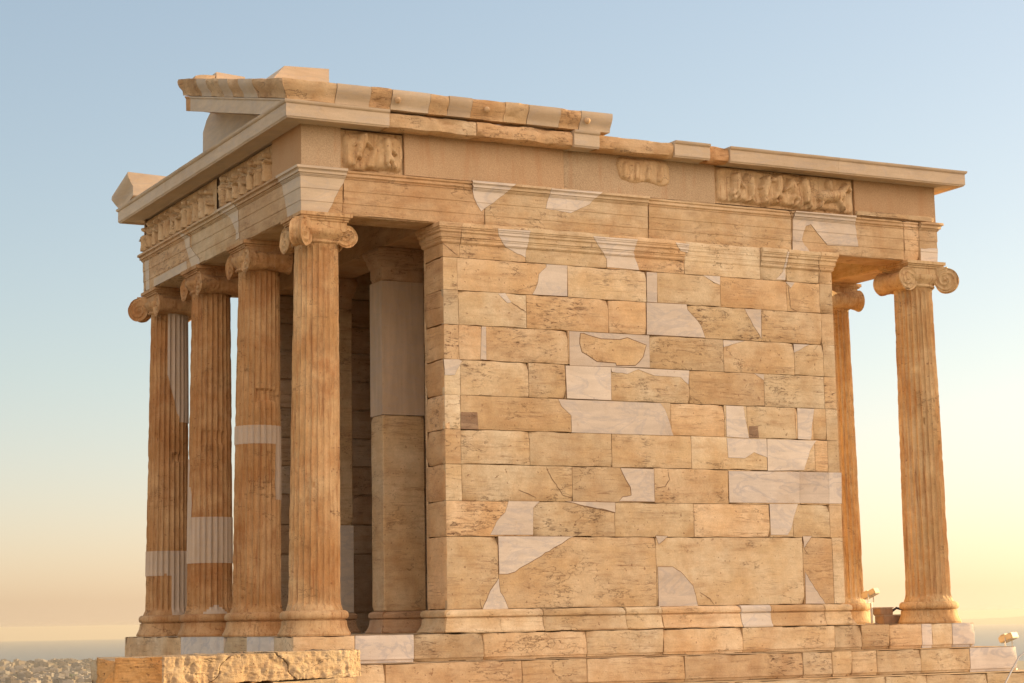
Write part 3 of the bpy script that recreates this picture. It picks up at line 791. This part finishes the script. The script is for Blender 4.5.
column(.035, 2*PITCH, 3, .35, 'plain', -1, -1, [lambda a, z: .76 < z < 1.25 or (a < -48-(z-1.25)*45 and a > -130 and 1.25 < z < 1.88), lambda a, z: -10+(z-.23)*300 < a < 55-(z-.23)*250 and z < .33], [(-20, 55, 2.02, 2.16, .02)], 'column with a broad pale fluted band near its foot', (.0, .7))
column(.055, N3, 4, .55, 'corner', -1, 1, [lambda a, z: 0.68 < z < .96 or (a > 22 and z < .72 and a < 170), lambda a, z: z > 2.4 and a < 170 and a > (5 if z > 2.95 else 5+(2.95-z)*75)], [(22, 48, 1.95, 2.05, .03)], 'farthest front corner column with pale restored wedge under its scrolls', (.0, .65))
column(L, 0, 5, .8, 'corner', 1, -1, (), [(-2, 5, 2.15, 2.2, .02)], 'rear corner column glowing orange on its shaded side', (.55, .0), lean=(-.01, 0))
column(L, PITCH, 6, .7, 'plain', 1, 1, (), [], 'rear column half hidden behind the wall end', (.5, .0))
column(L, 2*PITCH, 7, .6, 'plain', 1, 1); column(L, N3, 8, .6, 'corner', 1, 1)

# ---------------------------------------------------------------- architrave
ZA0, ZA1, ZF1 = 3.9415, 4.388, 4.792
def aprof(v):
    for lim, d in ((4.058, 0), (4.180, .005), (4.296, .010), (4.306, .018), (4.322, .026), (4.352, .042), (4.36, .050), (9, .064)):
        if v < lim: return d
def aprofB(v):
    return aprof(v) if v < 4.3 else .016+.012*math.sin(v*160)
AVB = [q for l_ in (4.058, 4.180, 4.296, 4.306, 4.322, 4.352, 4.36) for q in (l_-.0005, l_)]
AO = .1985
arch = empty('architrave', (0, 0, 0), temple)
mb = MB()
for (x0, x1, y0, y1) in ((-AO+.045, L+AO-.045, -AO+.045, AO), (-AO+.045, L+AO-.045, N3-AO, N3+AO-.045)):
    mb.rtint(rnd, .6); mb.box(x0, x1, y0, y1, ZA0+.003, ZA1)
for (x0, x1) in ((-AO+.045, AO), (L-AO, L+AO-.045)):
    mb.rtint(rnd, .6); mb.box(x0, x1, AO+.002, N3-AO-.002, ZA0+.003, ZA1)
mb.tint = (.3, .7, .2, 1); mb.box(1.235, 1.70, AO+.003, N3-AO-.003, ZA0+.004, ZA1-.01)
def abl(fm, cs, wear=1.0):
    for i, (a, b) in enumerate(zip(cs[:-1], cs[1:])):
        mb.rtint(rnd, .35); f_ = fm
        if i == 0: f_ = fm_corner(f_, cs[0], .1, -1)
        if i == len(cs)-2: f_ = fm_corner(f_, cs[-1], .1, 1)
        broken = wear == 1.6 and i in (1, 3, 4, 5)
        plate(mb, f_, a, b, ZA0, ZA1, rnd, AVB, aprofB if broken else aprof, wear=2.4 if broken else wear, wob=.008 if broken else .001, cell=.05 if broken else .09)
abl(fm_flank(-AO), [-AO, .224, 1.73, 3.601, 5.381, 6.877, 7.085, L+AO], 1.6)
abl(fm_front(-AO), [-AO, 1.542, 3.064, N3+AO], 1.4)
abl(fm_west(L+AO), [-AO, PITCH, 2*PITCH, N3+AO]); abl(fm_north(N3+AO), [-AO, 1.5, 3.4, 5.4, L+AO])
# soffit slabs
for (x0, x1, y0, y1) in ((-AO, 1.24, -AO, AO), (5.84, L+AO, -AO, AO), (-AO, AO, AO+.004, N3+AO), (L-AO, L+AO, AO+.004, N3+AO)):
    mb.rtint(rnd, .8); mb.box(x0+.02, x1-.02, y0+.02, y1-.02, ZA0-.002, ZA0+.01)
mb.build('architrave_beam', M['ent'], arch)
ARCH_REP = [ [(1.565, 4.383), (2.051, 4.394), (1.968, 4.304), (1.689, 4.09), (1.611, 4.216)], [(2.447, 4.373), (3.038, 4.385), (2.915, 4.26), (2.693, 4.152), (2.409, 4.175), (2.445, 4.298)], [(5.402, 4.373), (6.201, 4.381), (6.252, 4.052), (5.844, 4.043), (5.631, 4.252), (5.563, 4.228), (5.511, 4.076), (5.616, 3.942), (5.386, 3.937)], [(7.099, 4.091), (7.338, 4.108), (7.326, 3.926), (7.099, 3.926)], [(-0.251, 4.386), (0.255, 4.392), (0.245, 4.301), (0.064, 3.923), (-0.22, 3.915)], ]
for i, P in enumerate(ARCH_REP):
    mb = MB(); mb.rtint(rnd)
    if i == 4:
        P = [(-AO+.001, 4.386), (.255, 4.386), (.245, 4.301), (.064, 3.946), (-AO+.001, 3.946)]
        patch(mb, fm_corner(fm_flank(-AO), -AO, .1, -1), P, aprof, AVB, seed=i)
    else:
        P = [(a, min(4.386, max(3.944, b))) for a, b in P]; patch(mb, fm_flank(-AO), P, aprof, AVB, seed=i+50)
    mb.build('marble_repair', [M['newt'] if i == 4 else M['new'], M['crack']], arch)
FREP = [[(2.057, 4.386), (1.62, 4.386), (1.539, 4.328), (1.536, 3.999), (1.642, 3.991), (1.616, 4.086), (1.78, 4.254)], [(3.349, 4.379), (3.102, 4.296), (3.1, 4.179), (2.797, 3.993), (2.783, 3.946), (3.064, 3.946), (3.221, 4.161)], [(4.433, 4.04), (3.248, 4.05), (3.216, 3.946), (4.433, 3.946)], [(4.752, 4.299), (4.60, 4.286), (4.60, 3.946), (4.738, 3.946)], [(.308, 4.386), (-AO+.001, 4.386), (-AO+.001, 3.946), (.152, 3.946), (.199, 4.095)]]
for i, P in enumerate(FREP):
    mb = MB(); mb.rtint(rnd); f_ = fm_corner(fm_front(-AO), -AO, .1, -1) if i == 4 else fm_front(-AO)
    patch(mb, f_, P, aprof, AVB, seed=i+70, d=.0034); mb.build('marble_repair', [M['newt'], M['crack']], arch)

# ---------------------------------------------------------------- frieze
fr = empty('frieze', (0, 0, 0), temple)
mb = MB(); mb.box(-AO+.05, L+AO-.05, -AO+.05, .15, ZA1+.002, ZF1+.02); mb.box(-AO+.05, .15, .155, N3+AO-.05, ZA1+.002, ZF1+.02)
mb.box(L-.15, L+AO-.05, .155, N3+AO-.05, ZA1+.002, ZF1+.02); mb.box(-AO+.05, L+AO-.05, N3-.15, N3+AO-.05, ZA1+.002, ZF1+.01); mb.build('frieze_core', M['core'], fr)
def fblock(fm, a, b, tint=None):
    mb = MB(); mb.rtint(rnd, .3)
    if tint: mb.tint = tint
    plate(mb, fm, a, b, ZA1, ZF1+.01, rnd, wear=.3, gap=.001, cell=.2); mb.build('plain_block', M['cast'], fr)
for a, b in ((-AO, .205), (.87, 2.628), (2.628, 4.43), (6.23, L+AO)): fblock(fm_flank(-AO), a, b)
fblock(fm_front(-AO), -AO, .59, (.4, .75, .3, 1))
for i in range(3): fblock(fm_west(L+AO), -AO+i*1.682, -AO+(i+1)*1.682)
for i in range(4): fblock(fm_north(N3+AO), -AO+i*1.883, -AO+(i+1)*1.883)
mb = MB(); mb.rtint(rnd); plate(mb, fm_flank(-AO-.03), 6.23, 7.30, ZA1, ZA1+.07, rnd, wear=5, gap=.004, cell=.04, wob=.012); mb.build('broken_ledge', M['ent'], fr)
def seg(u, v, a, b):
    a = Vector(a); b = Vector(b); p = Vector((u, v)); ab = b-a; t = max(0, min(1, (p-a).dot(ab)/max(ab.length_squared, 1e-9))); return (p-(a+ab*t)).length, t
def relief(name, fm, u0, u1, v0, v1, caps, base, depth, seed, folds=0, round_=.03, cell=.011, mat='relief', wob=.015):
    mb = MB(); mb.tint = (.5, .1, seed*.173 % 1, 1); us = lin(u0, u1, cell); vs = lin(v0, v1, cell); rows = []
    uc, vc, hu, hv = (u0+u1)/2, (v0+v1)/2, (u1-u0)/2, (v1-v0)/2
    for v in vs:
        row = []
        for u in us:
            h = 0.0; fo = 0
            for (a, b, r0, r1, hh) in caps:
                if not (min(a[0], b[0])-.1 < u < max(a[0], b[0])+.1): continue
                d, t = seg(u, v, a, b); r = r0+(r1-r0)*t
                if d < r: h = max(h, hh*math.sqrt(1-(d/r)**2)); fo = 1
            if folds and fo: h -= folds*(.5+.5*math.sin(u*190+3*nz(u, v, seed, 5)))*min(1, h/.02)
            h += .006*noise.fractal(Vector((u*14, v*14, seed)), .9, 2, 3)
            eu = hu-abs(u-uc); ev = hv-abs(v-vc); e = min(eu, ev)
            w_ = wob*(.5+nz(u*6, v*6, seed+4))
            if eu < round_*2 and ev < round_*2: e = min(e, round_*2-math.hypot(round_*2-eu, round_*2-ev))
            e -= max(0, w_)
            edge = min(1, max(0, e/round_)); k = math.sqrt(max(0, 1-(1-edge)**2))
            row.append(fm(u, v, -.03+(base+.03)*k+h*min(1, edge*1.5)*depth/.05))
        rows.append(row)
    mb.grid(rows); mb.build(name, M[mat], fr, angle=60)
rr_ = random.Random(3)
def runner(x, s, z0=4.45, h=.27, flip=1):
    """striding warrior: two legs, body, head, arm and cloak"""
    hip = (x, z0+h*.48); nk = (x+.03*flip*s, z0+h*.86)
    k1 = (x+.07*flip, z0+h*.27); f1 = (x+.13*flip, z0+.02); k2 = (x-.05*flip, z0+h*.25); f2 = (x-.12*flip, z0+.03)
    o = [(hip, nk, .030, .036, .045), (hip, k1, .024, .019, .04), (k1, f1, .018, .012, .035), (hip, k2, .024, .018, .035), (k2, f2, .017, .011, .03),
         ((nk[0], nk[1]+.035), (nk[0]+.003, nk[1]+.045), .022, .022, .045), (nk, (nk[0]+.09*flip*rr_.choice((1, -1)), nk[1]-.03+rr_.uniform(-.06, .04)), .016, .012, .035)]
    if rr_.random() < .6: o.append(((nk[0]-.02*flip, nk[1]), (nk[0]-.13*flip, nk[1]-.10), .03, .05, .018))
    return o
def figure(x, q):
    z0 = 4.44; h = q.uniform(.26, .31); ln = q.uniform(-.05, .05); hip = (x, z0+h*.45); nk = (x+ln, z0+h*.85)
    o = [(hip, nk, .036, .046, .05), ((nk[0]+ln*.2, nk[1]+.028), (nk[0]+ln*.3, nk[1]+.034), .024, .024, .05)]
    for s in (-1, 1):
        kn = (x+s*q.uniform(.0, .06), z0+h*q.uniform(.2, .28)); o += [(hip, kn, .032, .024, .045)]
        if q.random() < .75: o.append((kn, (kn[0]+q.uniform(-.05, .04), z0), .02, .014, .035))
        if q.random() < .6: o.append((nk, (nk[0]+s*q.uniform(.05, .11), nk[1]+q.uniform(-.1, .03)), .02, .014, .04))
    if q.random() < .7: o.append(((x-.05, z0+h*.7), (x-.09, z0+.06), .05, .06, .022))
    return o
caps = []
qf = random.Random(21)
for x in (4.66, 4.86, 5.03, 5.2, 5.42, 5.57): caps += figure(x, qf)
for x, f_ in () and ((4.62, 1), (4.80, -1), (4.98, 1), (5.16, 1), (5.35, -1), (5.54, 1)): caps += runner(x, 1, 4.47, .28, f_)
caps += [((5.78, 4.56), (6.02, 4.60), .055, .05, .045), ((6.02, 4.60), (6.10, 4.70), .035, .03, .04), ((6.10, 4.70), (6.14, 4.66), .025, .02, .04), ((5.80, 4.54), (5.74, 4.45), .022, .014, .035), ((5.98, 4.56), (6.06, 4.44), .022, .013, .035), ((5.88, 4.64), (5.87, 4.72), .03, .028, .045)]
relief('carved_panel', fm_flank(-AO), 4.436, 6.225, 4.40, 4.795, [(a, b_, r*1.3, q*1.3, h*1.15) for a, b_, r, q, h in caps], .008, .085, 1, folds=.005, wob=.03)
caps = [(a, b_, r*1.2, q*1.2, h) for a, b_, r, q, h in figure(.38, qf)+figure(.68, qf)+[((.50, 4.45), (.56, 4.60), .04, .03, .03)]]
_unused = [((.35, 4.47), (.45, 4.56), .045, .035, .045), ((.45, 4.56), (.40, 4.62), .03, .03, .03), ((.45, 4.55), (.58, 4.47), .03, .02, .04), ((.66, 4.44), (.66, 4.6), .03, .035, .05), ((.66, 4.5), (.80, 4.44), .03, .02, .045), ((.67, 4.60), (.78, 4.55), .03, .03, .04), ((.66, 4.63), (.67, 4.63), .028, .028, .05)]
relief('carved_panel', fm_flank(-AO), .212, .862, 4.392, 4.785, caps, .012, .07, 2, round_=.04, wob=.03)
caps = [((3.32+i*.14, 4.58), (3.34+i*.14, 4.70), .03, .03, .03) for i in range(4)]
relief('carved_fragment', fm_flank(-AO), 3.228, 3.90, 4.505, 4.80, caps, .025, .05, 3, round_=.05, wob=.03)
def draped(u0, u1, seed):
    q = random.Random(seed); o = []; u = u0+.09
    while u < u1-.05:
        b = 4.41; tp = 4.635+q.uniform(-.03, .03); lean = q.uniform(-.02, .02)
        o += [((u, b), (u+lean, tp-.04), .052, .026, .055), ((u+lean, tp+.03), (u+lean+.005, tp+.045), .026, .026, .055),
              ((u+lean, tp-.05), (u+lean+q.choice((-1, 1))*.07, tp-.13+q.uniform(0, .12)), .02, .015, .06)]
        if q.random() < .35: o.append(((u+.08, b), (u+.085, b+.16), .04, .03, .04))
        u += q.uniform(.19, .25)
    return o
relief('carved_panel', fm_front(-AO), .595, 2.225, 4.388, 4.785, draped(.6, 2.2, 5), -.02, .085, 4, folds=.006, round_=.015, cell=.009)
relief('carved_panel', fm_front(-AO), 2.33, N3+AO, 4.388, 4.785, draped(2.35, 4.84, 8), -.02, .085, 5, folds=.006, round_=.015, cell=.009)

# ---------------------------------------------------------------- cornice
cor = empty('cornice', (0, 0, 0), temple)
GP = [(-.10, 4.80), (.0, 4.802), (.012, 4.792), (.03, 4.802), (.195, 4.800), (.205, 4.785), (.228, 4.783), (.230, 4.79), (.242, 4.80), (.242, 4.918), (.252, 4.922), (.262, 4.935), (.264, 4.952), (-.10, 4.954)]
GW = [(-.10, 4.80), (.0, 4.80), (.08, 4.795), (.17, 4.782), (.215, 4.80), (.228, 4.84), (.226, 4.89), (.215, 4.93), (.15, 4.95), (-.10, 4.952)]
cflank = lambda d: -AO-d
cN = lambda d: N3+AO+d
cW = lambda d: L+AO+d
def cpiece(a, c, fm, old=0, seed=0):
    mb = MB(); mb.rtint(rnd, .5 if old else .15)
    if old == 2: mb.tint = (.2, .9, .5, 1)
    if old: sweep(mb, GW, a, c, fm, rough=.035, cell=.03, seed=seed)
    else: sweep(mb, GP, a, c, fm, rough=.004, cell=.035, seed=3)
    mb.build('weathered_cornice' if old else 'restored_cornice', M['ent'] if old else M['newt'], cor)
F_ = fm_flank(-AO)
for a, c, old in ((cflank, .61, 0), (.613, 1.55, 1), (1.555, 2.62, 1), (2.625, 2.915, 0), (2.918, 3.80, 1), (3.804, 4.23, 0), (4.233, 4.475, 2), (4.478, 5.86, 0), (5.8615, cW, 0)): cpiece(a, c, F_, old, 0 if callable(a) else a)
for a, c in ((cflank, 1.6), (1.602, 3.3), (3.302, cN)): cpiece(a, c, fm_front(-AO))
cpiece(cflank, cN, fm_west(L+AO)); cpiece(cflank, cW, fm_north(N3+AO))
mb = MB(); mb.box(-AO+.09, L+AO-.09, -AO+.09, N3+AO-.09, 4.82, 4.94); mb.build('ceiling_slab', M['dark'], temple)

# pediment: raking cornice, gutter course, tympanum, and loose blocks on top
ped = empty('pediment', (0, 0, 0), temple); SL = .25
rake = lambda u, v, d: Vector((-AO-d, u, v+SL*(u+.44)))
RP = [(-.10, 4.80), (.195, 4.81), (.205, 4.795), (.238, 4.795), (.238, 4.93), (.25, 4.94), (.252, 4.955), (-.10, 4.957)]
mb = MB(); sweep(mb, RP, -.438, 2.42, rake, cell=.2); mb.build('raking_cornice', M['newt'], ped)
mb = MB(); mb.tint = (.3, .9, .6, 1); sweep(mb, [(d*.98, v) for d, v in RP], 2.422, 2.60, rake, rough=.01, cell=.04); mb.build('raking_cornice_end', M['ent'], ped)
SP = [(.08, 4.960), (.240, 4.960), (.243, 4.985), (.256, 5.015), (.282, 5.05), (.300, 5.085), (.306, 5.115), (.302, 5.142), (.24, 5.148), (.08, 5.148)]
simaF = [(-1, .05, 'o'), (.05, .4, 'n'), (.4, .62, 'o'), (.62, 1.02, 'n'), (1.02, 1.22, 'o'), (1.22, 1.47, 'n'), (1.47, 1.83, 'o'), (1.83, 2.09, 'o'), (2.09, 2.45, 'n'), (2.45, 2.68, 'o'), (2.68, 3.04, 'n')]
simaR = [(-1, .33, 'o'), (.33, .73, 'n'), (.73, 1.05, 'o'), (1.05, 1.33, 'n'), (1.33, 1.72, 'o'), (1.72, 2.03, 'n'), (2.03, 2.70, 'o')]
for fm, S_ in ((fm_flank(-AO), simaF), (rake, simaR)):
    for i, (a, c, k) in enumerate(S_):
        mb = MB(); mb.rtint(rnd, .6)
        sweep(mb, SP, cflank if a == -1 else a+.002, c-.002, fm, rough=.004 if k == 'n' else .024, cell=.03, seed=i+(20 if fm is rake else 0))
        g_ = mb.build('restored_gutter' if k == 'n' else 'weathered_gutter', M['newt'] if k == 'n' else M['ent'], ped)
for x in (.67, 1.62, 2.74):
    mb = MB(); mb.tint = (.6, .4, .3, 1); cen = Vector((x, -.50, 5.04)); rows = []
    for k in range(7):
        t = k/6; r = .03*math.sqrt(max(.02, 1-t*t)); rows.append([cen+Vector((r*math.cos(p), -t*.045, r*math.sin(p)*1.1)) for p in [2*math.pi*i/14 for i in range(14)]])
    V = mb.grid(rows, True); mb.f(V[-1]); mb.build('water_spout_stub', M['ent'], ped)
mb = MB(); zt = lambda y: 4.87+SL*(y+.44)
P = [(0, 4.95), (3.04, 4.95), (3.04, 5.45), (2.92, 5.56), (2.75, zt(2.75)-.03), (0, zt(0)-.02)]
a = [mb.v((-.09, y, z)) for y, z in P]; b = [mb.v((.16, y, z)) for y, z in P]; mb.f(a); mb.f(b[::-1])
for i in range(len(P)): mb.f([a[i], a[(i+1) % len(P)], b[(i+1) % len(P)], b[i]])
mb.build('tympanum', M['newt'], ped, angle=20)
rk2 = lambda u, v, d: Vector((-AO-d, u, v+SL*(5.09-u)))
FP = [(-.62, 4.955), (.0, 4.90), (.20, 4.86), (.238, 4.86), (.238, 4.965), (.26, 5.0), (.285, 5.05), (.305, 5.09), (.302, 5.13), (-.62, 5.10)]
mb = MB(); mb.tint = (.6, .1, .4, 1); sweep(mb, FP, 4.50, lambda d: N3+AO+max(d, .1), rk2, cell=.1); mb.build('corner_cornice_fragment', M['newt'], ped)
def loose(P, y0, y1, mat, rough=0):
    mb = MB(); mb.tint = (.6, .1, .3, 1); a = [mb.v((x, y0, z)) for x, z in P]; b = [mb.v((x, y1, z)) for x, z in P]; mb.f(a); mb.f(b[::-1])
    for i in range(len(P)): mb.f([a[i], a[(i+1) % len(P)], b[(i+1) % len(P)], b[i]])
    if rough:
        bmesh.ops.subdivide_edges(mb.bm, edges=mb.bm.edges[:], cuts=4, use_grid_fill=True)
        for v in mb.bm.verts: v.co += noise.noise_vector(v.co*9)*rough
    mb.build('roof_block', M[mat], ped, angle=30)
loose([(-.29, 5.34), (-.14, 5.52), (.33, 5.54), (.33, 5.34)], .4, .9, 'newt')
loose([(-.19, 5.76), (-.19, 5.935), (.13, 5.915), (.13, 5.76)], 2.3, 2.6, 'newt')
loose([(-.44, 5.76), (-.42, 5.87), (-.20, 5.905), (-.20, 5.76)], 2.31, 2.62, 'ent', .012)


# ---------------------------------------------------------------- stones in the foreground
def rock(name, foot, z0, z1, mat, amp, seed, cuts=22, parent=None):
    mb = MB(); mb.tint = (.5, .1, seed*.31 % 1, 1)
    a = [mb.v((x, y, z0)) for x, y in foot]; b = [mb.v((x, y, z1)) for x, y in foot]; mb.f(a[::-1]); mb.f(b)
    for i in range(len(foot)): mb.f([a[i], a[(i+1) % len(foot)], b[(i+1) % len(foot)], b[i]])
    bmesh.ops.recalc_face_normals(mb.bm, faces=mb.bm.faces[:])
    bmesh.ops.subdivide_edges(mb.bm, edges=mb.bm.edges[:], cuts=cuts, use_grid_fill=True)
    mb.bm.normal_update()
    for v in mb.bm.verts:
        s_ = (Vector((v.co.x, v.co.y))-Vector((-2.04, -1.93))).dot(Vector((.9279, .3730)))
        k_ = 0
        for c0, sl in ((.266*2.1985, .9), (.603*2.1985, -.9)): k_ += sl*math.exp(-((s_-c0)/.16)**2)
        if z0 > -.4: v.co += Vector((.9279, .3730, 0))*(k_*(v.co.z+.24)+.03*k_*math.sin(v.co.z*38))
        p = v.co; n_ = noise.fractal(p*7+Vector((seed, 0, 0)), .7, 2.2, 5); c_ = noise.fractal(Vector((p.x*34, p.y*34, p.z*18)), .7, 2.0, 3)
        top = v.normal.z > .8
        v.co += v.normal*(n_*amp*(.3 if top else 1.3)+c_*amp*(.1 if top else .5))
    for v in mb.bm.verts:
        q = (Vector((v.co.x, v.co.y))-Vector((-2.52, -1.73))).length
        if q < .14 and v.co.z > -.36: v.co.x += (.14-q)*(.3+.9*(v.co.z+.36)/.24); v.co.z -= max(0, (v.co.z+.2))*(.14-q)*3
    return mb.build(name, mat, parent, angle=80)
B_ = Vector((-2.04, -1.93)); E_ = Vector((.0, -1.11)); dr_ = (E_-B_).normalized(); bk = Vector((-dr_.y, dr_.x)); Lf = (E_-B_).length
A_ = Vector((-2.52, -1.73)); pl = bk*.62
def at(t, w_=0): p = B_+dr_*(Lf*t)+bk*w_; return (p.x, p.y)
o = rock('stone_block', [at(0), at(.262), at(.25, .6), (A_.x+.15, A_.y+.5), (A_.x, A_.y)], -.36, -.128, [M['rock_o'], M['rock']], .012, 1, 44)
for p in o.data.polygons:
    c_ = p.center; s_ = (Vector((c_.x, c_.y))-B_).dot(dr_)
    if s_ > -.01: p.material_index = 1
tag(o, 'rough stone block with smooth orange left side at the wall corner', 'stone block', 'rough stones in front of the temple')
tag(rock('stone_block', [at(.27), at(.60), at(.61, .6), at(.26, .6)], -.35, -.124, M['rock'], .012, 2, 44), 'middle rough-hewn sunlit stone block between two dark cracks', 'stone block', 'rough stones in front of the temple')
tag(rock('stone_block', [at(.607, .0), at(.93, -.01), at(1.02, .05), at(1.04, .2), at(1.0, .6), at(.62, .6)], -.345, -.118, M['rock'], .012, 3, 44), 'rough-hewn sunlit stone block with a rounded right end', 'stone block', 'rough stones in front of the temple')
tag(rock('stone_block', [(A_.x-.05, A_.y-.02), at(0, -.05), at(.5, -.04), at(.46, .6), (A_.x+.1, A_.y+.5)], -1.0, -.372, M['rock_o'], .02, 4, 20), 'orange lower stone block carrying the corner block', 'stone block', 'rough stones in front of the temple')
tag(rock('stone_block', [at(.52, -.03), at(.96, -.03), at(.97, .6), at(.5, .6)], -1.0, -.362, M['rock'], .02, 5, 20), 'pale lower stone block carrying the round-ended block', 'stone block', 'rough stones in front of the temple')

# ---------------------------------------------------------------- floodlights, boxes, cable, rail
mm = plain('cream_lamp_housing', (.55, .42, .24), .5, var=.1); mg = plain('lamp_glass', (.35, .33, .28), .15, var=.05); md = plain('dark_cable_rubber', (.05, .04, .035), .6); mbx = plain('brown_box_paint', (.30, .19, .11), .7, var=.15); ms = plain('galvanised_metal', (.45, .43, .40), .4, .7, .1)
def floodlight(loc, yaw, tilt, s, label):
    t = tag(empty('floodlight', loc), label, 'floodlight'); t.rotation_euler = (0, 0, yaw)
    zc = .30*s
    rot = Matrix.Rotation(tilt, 3, 'Y'); ax, ay, az = (rot @ Vector(q) for q in ((1, 0, 0), (0, 1, 0), (0, 0, 1))); cen = Vector((0, 0, zc))
    mb = MB(); mb.obox(cen, ax, ay, az, .075*s, .06*s, .026*s); mb.obox(cen-ax*.03*s+az*.032*s, ax, ay, az, .03*s, .05*s, .008*s)
    bmesh.ops.bevel(mb.bm, geom=mb.bm.edges[:], offset=.004*s, segments=2, affect='EDGES'); mb.build('lamp_head', mm, t, angle=30)
    mb = MB(); mb.obox(cen-az*.028*s, ax, ay, az, .066*s, .052*s, .004*s); mb.build('lamp_glass', mg, t)
    mb = MB(); mb.tube([(0, -.066*s, zc), (0, -.066*s, zc-.09*s), (0, .066*s, zc-.09*s), (0, .066*s, zc)], .006*s, 6); mb.build('yoke', ms, t)
    mb = MB(); mb.tube([(0, 0, 0), (0, 0, zc-.088*s)], .011*s, 10); mb.build('post', ms, t)
    mb = MB(); mb.box(-.05*s, .05*s, -.05*s, .05*s, 0, .012*s); mb.build('foot_plate', ms, t)
def cabinet(loc, w_, d_, h, label):
    t = tag(empty('junction_box', loc), label, 'junction box', 'junction boxes between the rear columns')
    mb = MB(); mb.box(-w_/2, w_/2, -d_/2, d_/2, 0, h-.012); bmesh.ops.bevel(mb.bm, geom=mb.bm.edges[:], offset=.004, segments=2, affect='EDGES'); mb.build('housing', mbx, t, angle=30)
    mb = MB(); mb.box(-w_/2-.005, w_/2+.005, -d_/2-.005, d_/2+.005, h-.011, h); mb.build('lid', mbx, t)
cabinet((6.85, .35, 0), .24, .16, .10, 'low brown electrical box on the floor between rear columns')
cabinet((6.79, .36, .1001), .17, .14, .08, 'smaller brown electrical box stacked on the low one')
floodlight((6.68, .42, 0), R(-60), R(-25), 1.1, 'cream floodlight on a short post beside the brown boxes between rear columns')
mb = MB(); mb.tube([(6.88, .33, .13), (6.93, .30, .17), (7.0, .27, .15), (7.04, .25, .07), (7.05, .22, .02)], .014, 8)
tag(mb.build('cable', md), 'thick dark cable arching from the brown boxes to the rear corner column', 'cable')
floodlight((7.96, -.3, -.513), R(-70), R(-20), 1.15, 'cream floodlight standing low on the step at the far right end')
mb = MB(); mb.tube([(7.12, -1.04, -1.0), (7.25, -1.04, -.62), (7.34, -1.04, -.50), (7.45, -1.04, -.36), (7.54, -1.04, -.305), (8.1, -1.04, .0)], .010, 8)
tag(mb.build('metal_rail', ms), 'thin bent metal rail at the right end of the steps', 'rail')

# ---------------------------------------------------------------- haze
hz = bpy.data.materials.new('air_haze'); hz.use_nodes = True; t_ = hz.node_tree; t_.nodes.clear()
vo = t_.nodes.new('ShaderNodeVolumePrincipled'); ou = t_.nodes.new('ShaderNodeOutputMaterial'); t_.links.new(vo.outputs[0], ou.inputs['Volume'])
vo.inputs['Color'].default_value = (.63, .58, .50, 1); vo.inputs['Density'].default_value = 4.5e-5; vo.inputs['Anisotropy'].default_value = .3
mb = MB(); S_ = 75000; mb.box(-S_, S_, -S_, S_, -1150, 9); tag(mb.build('haze', hz), kind='stuff')
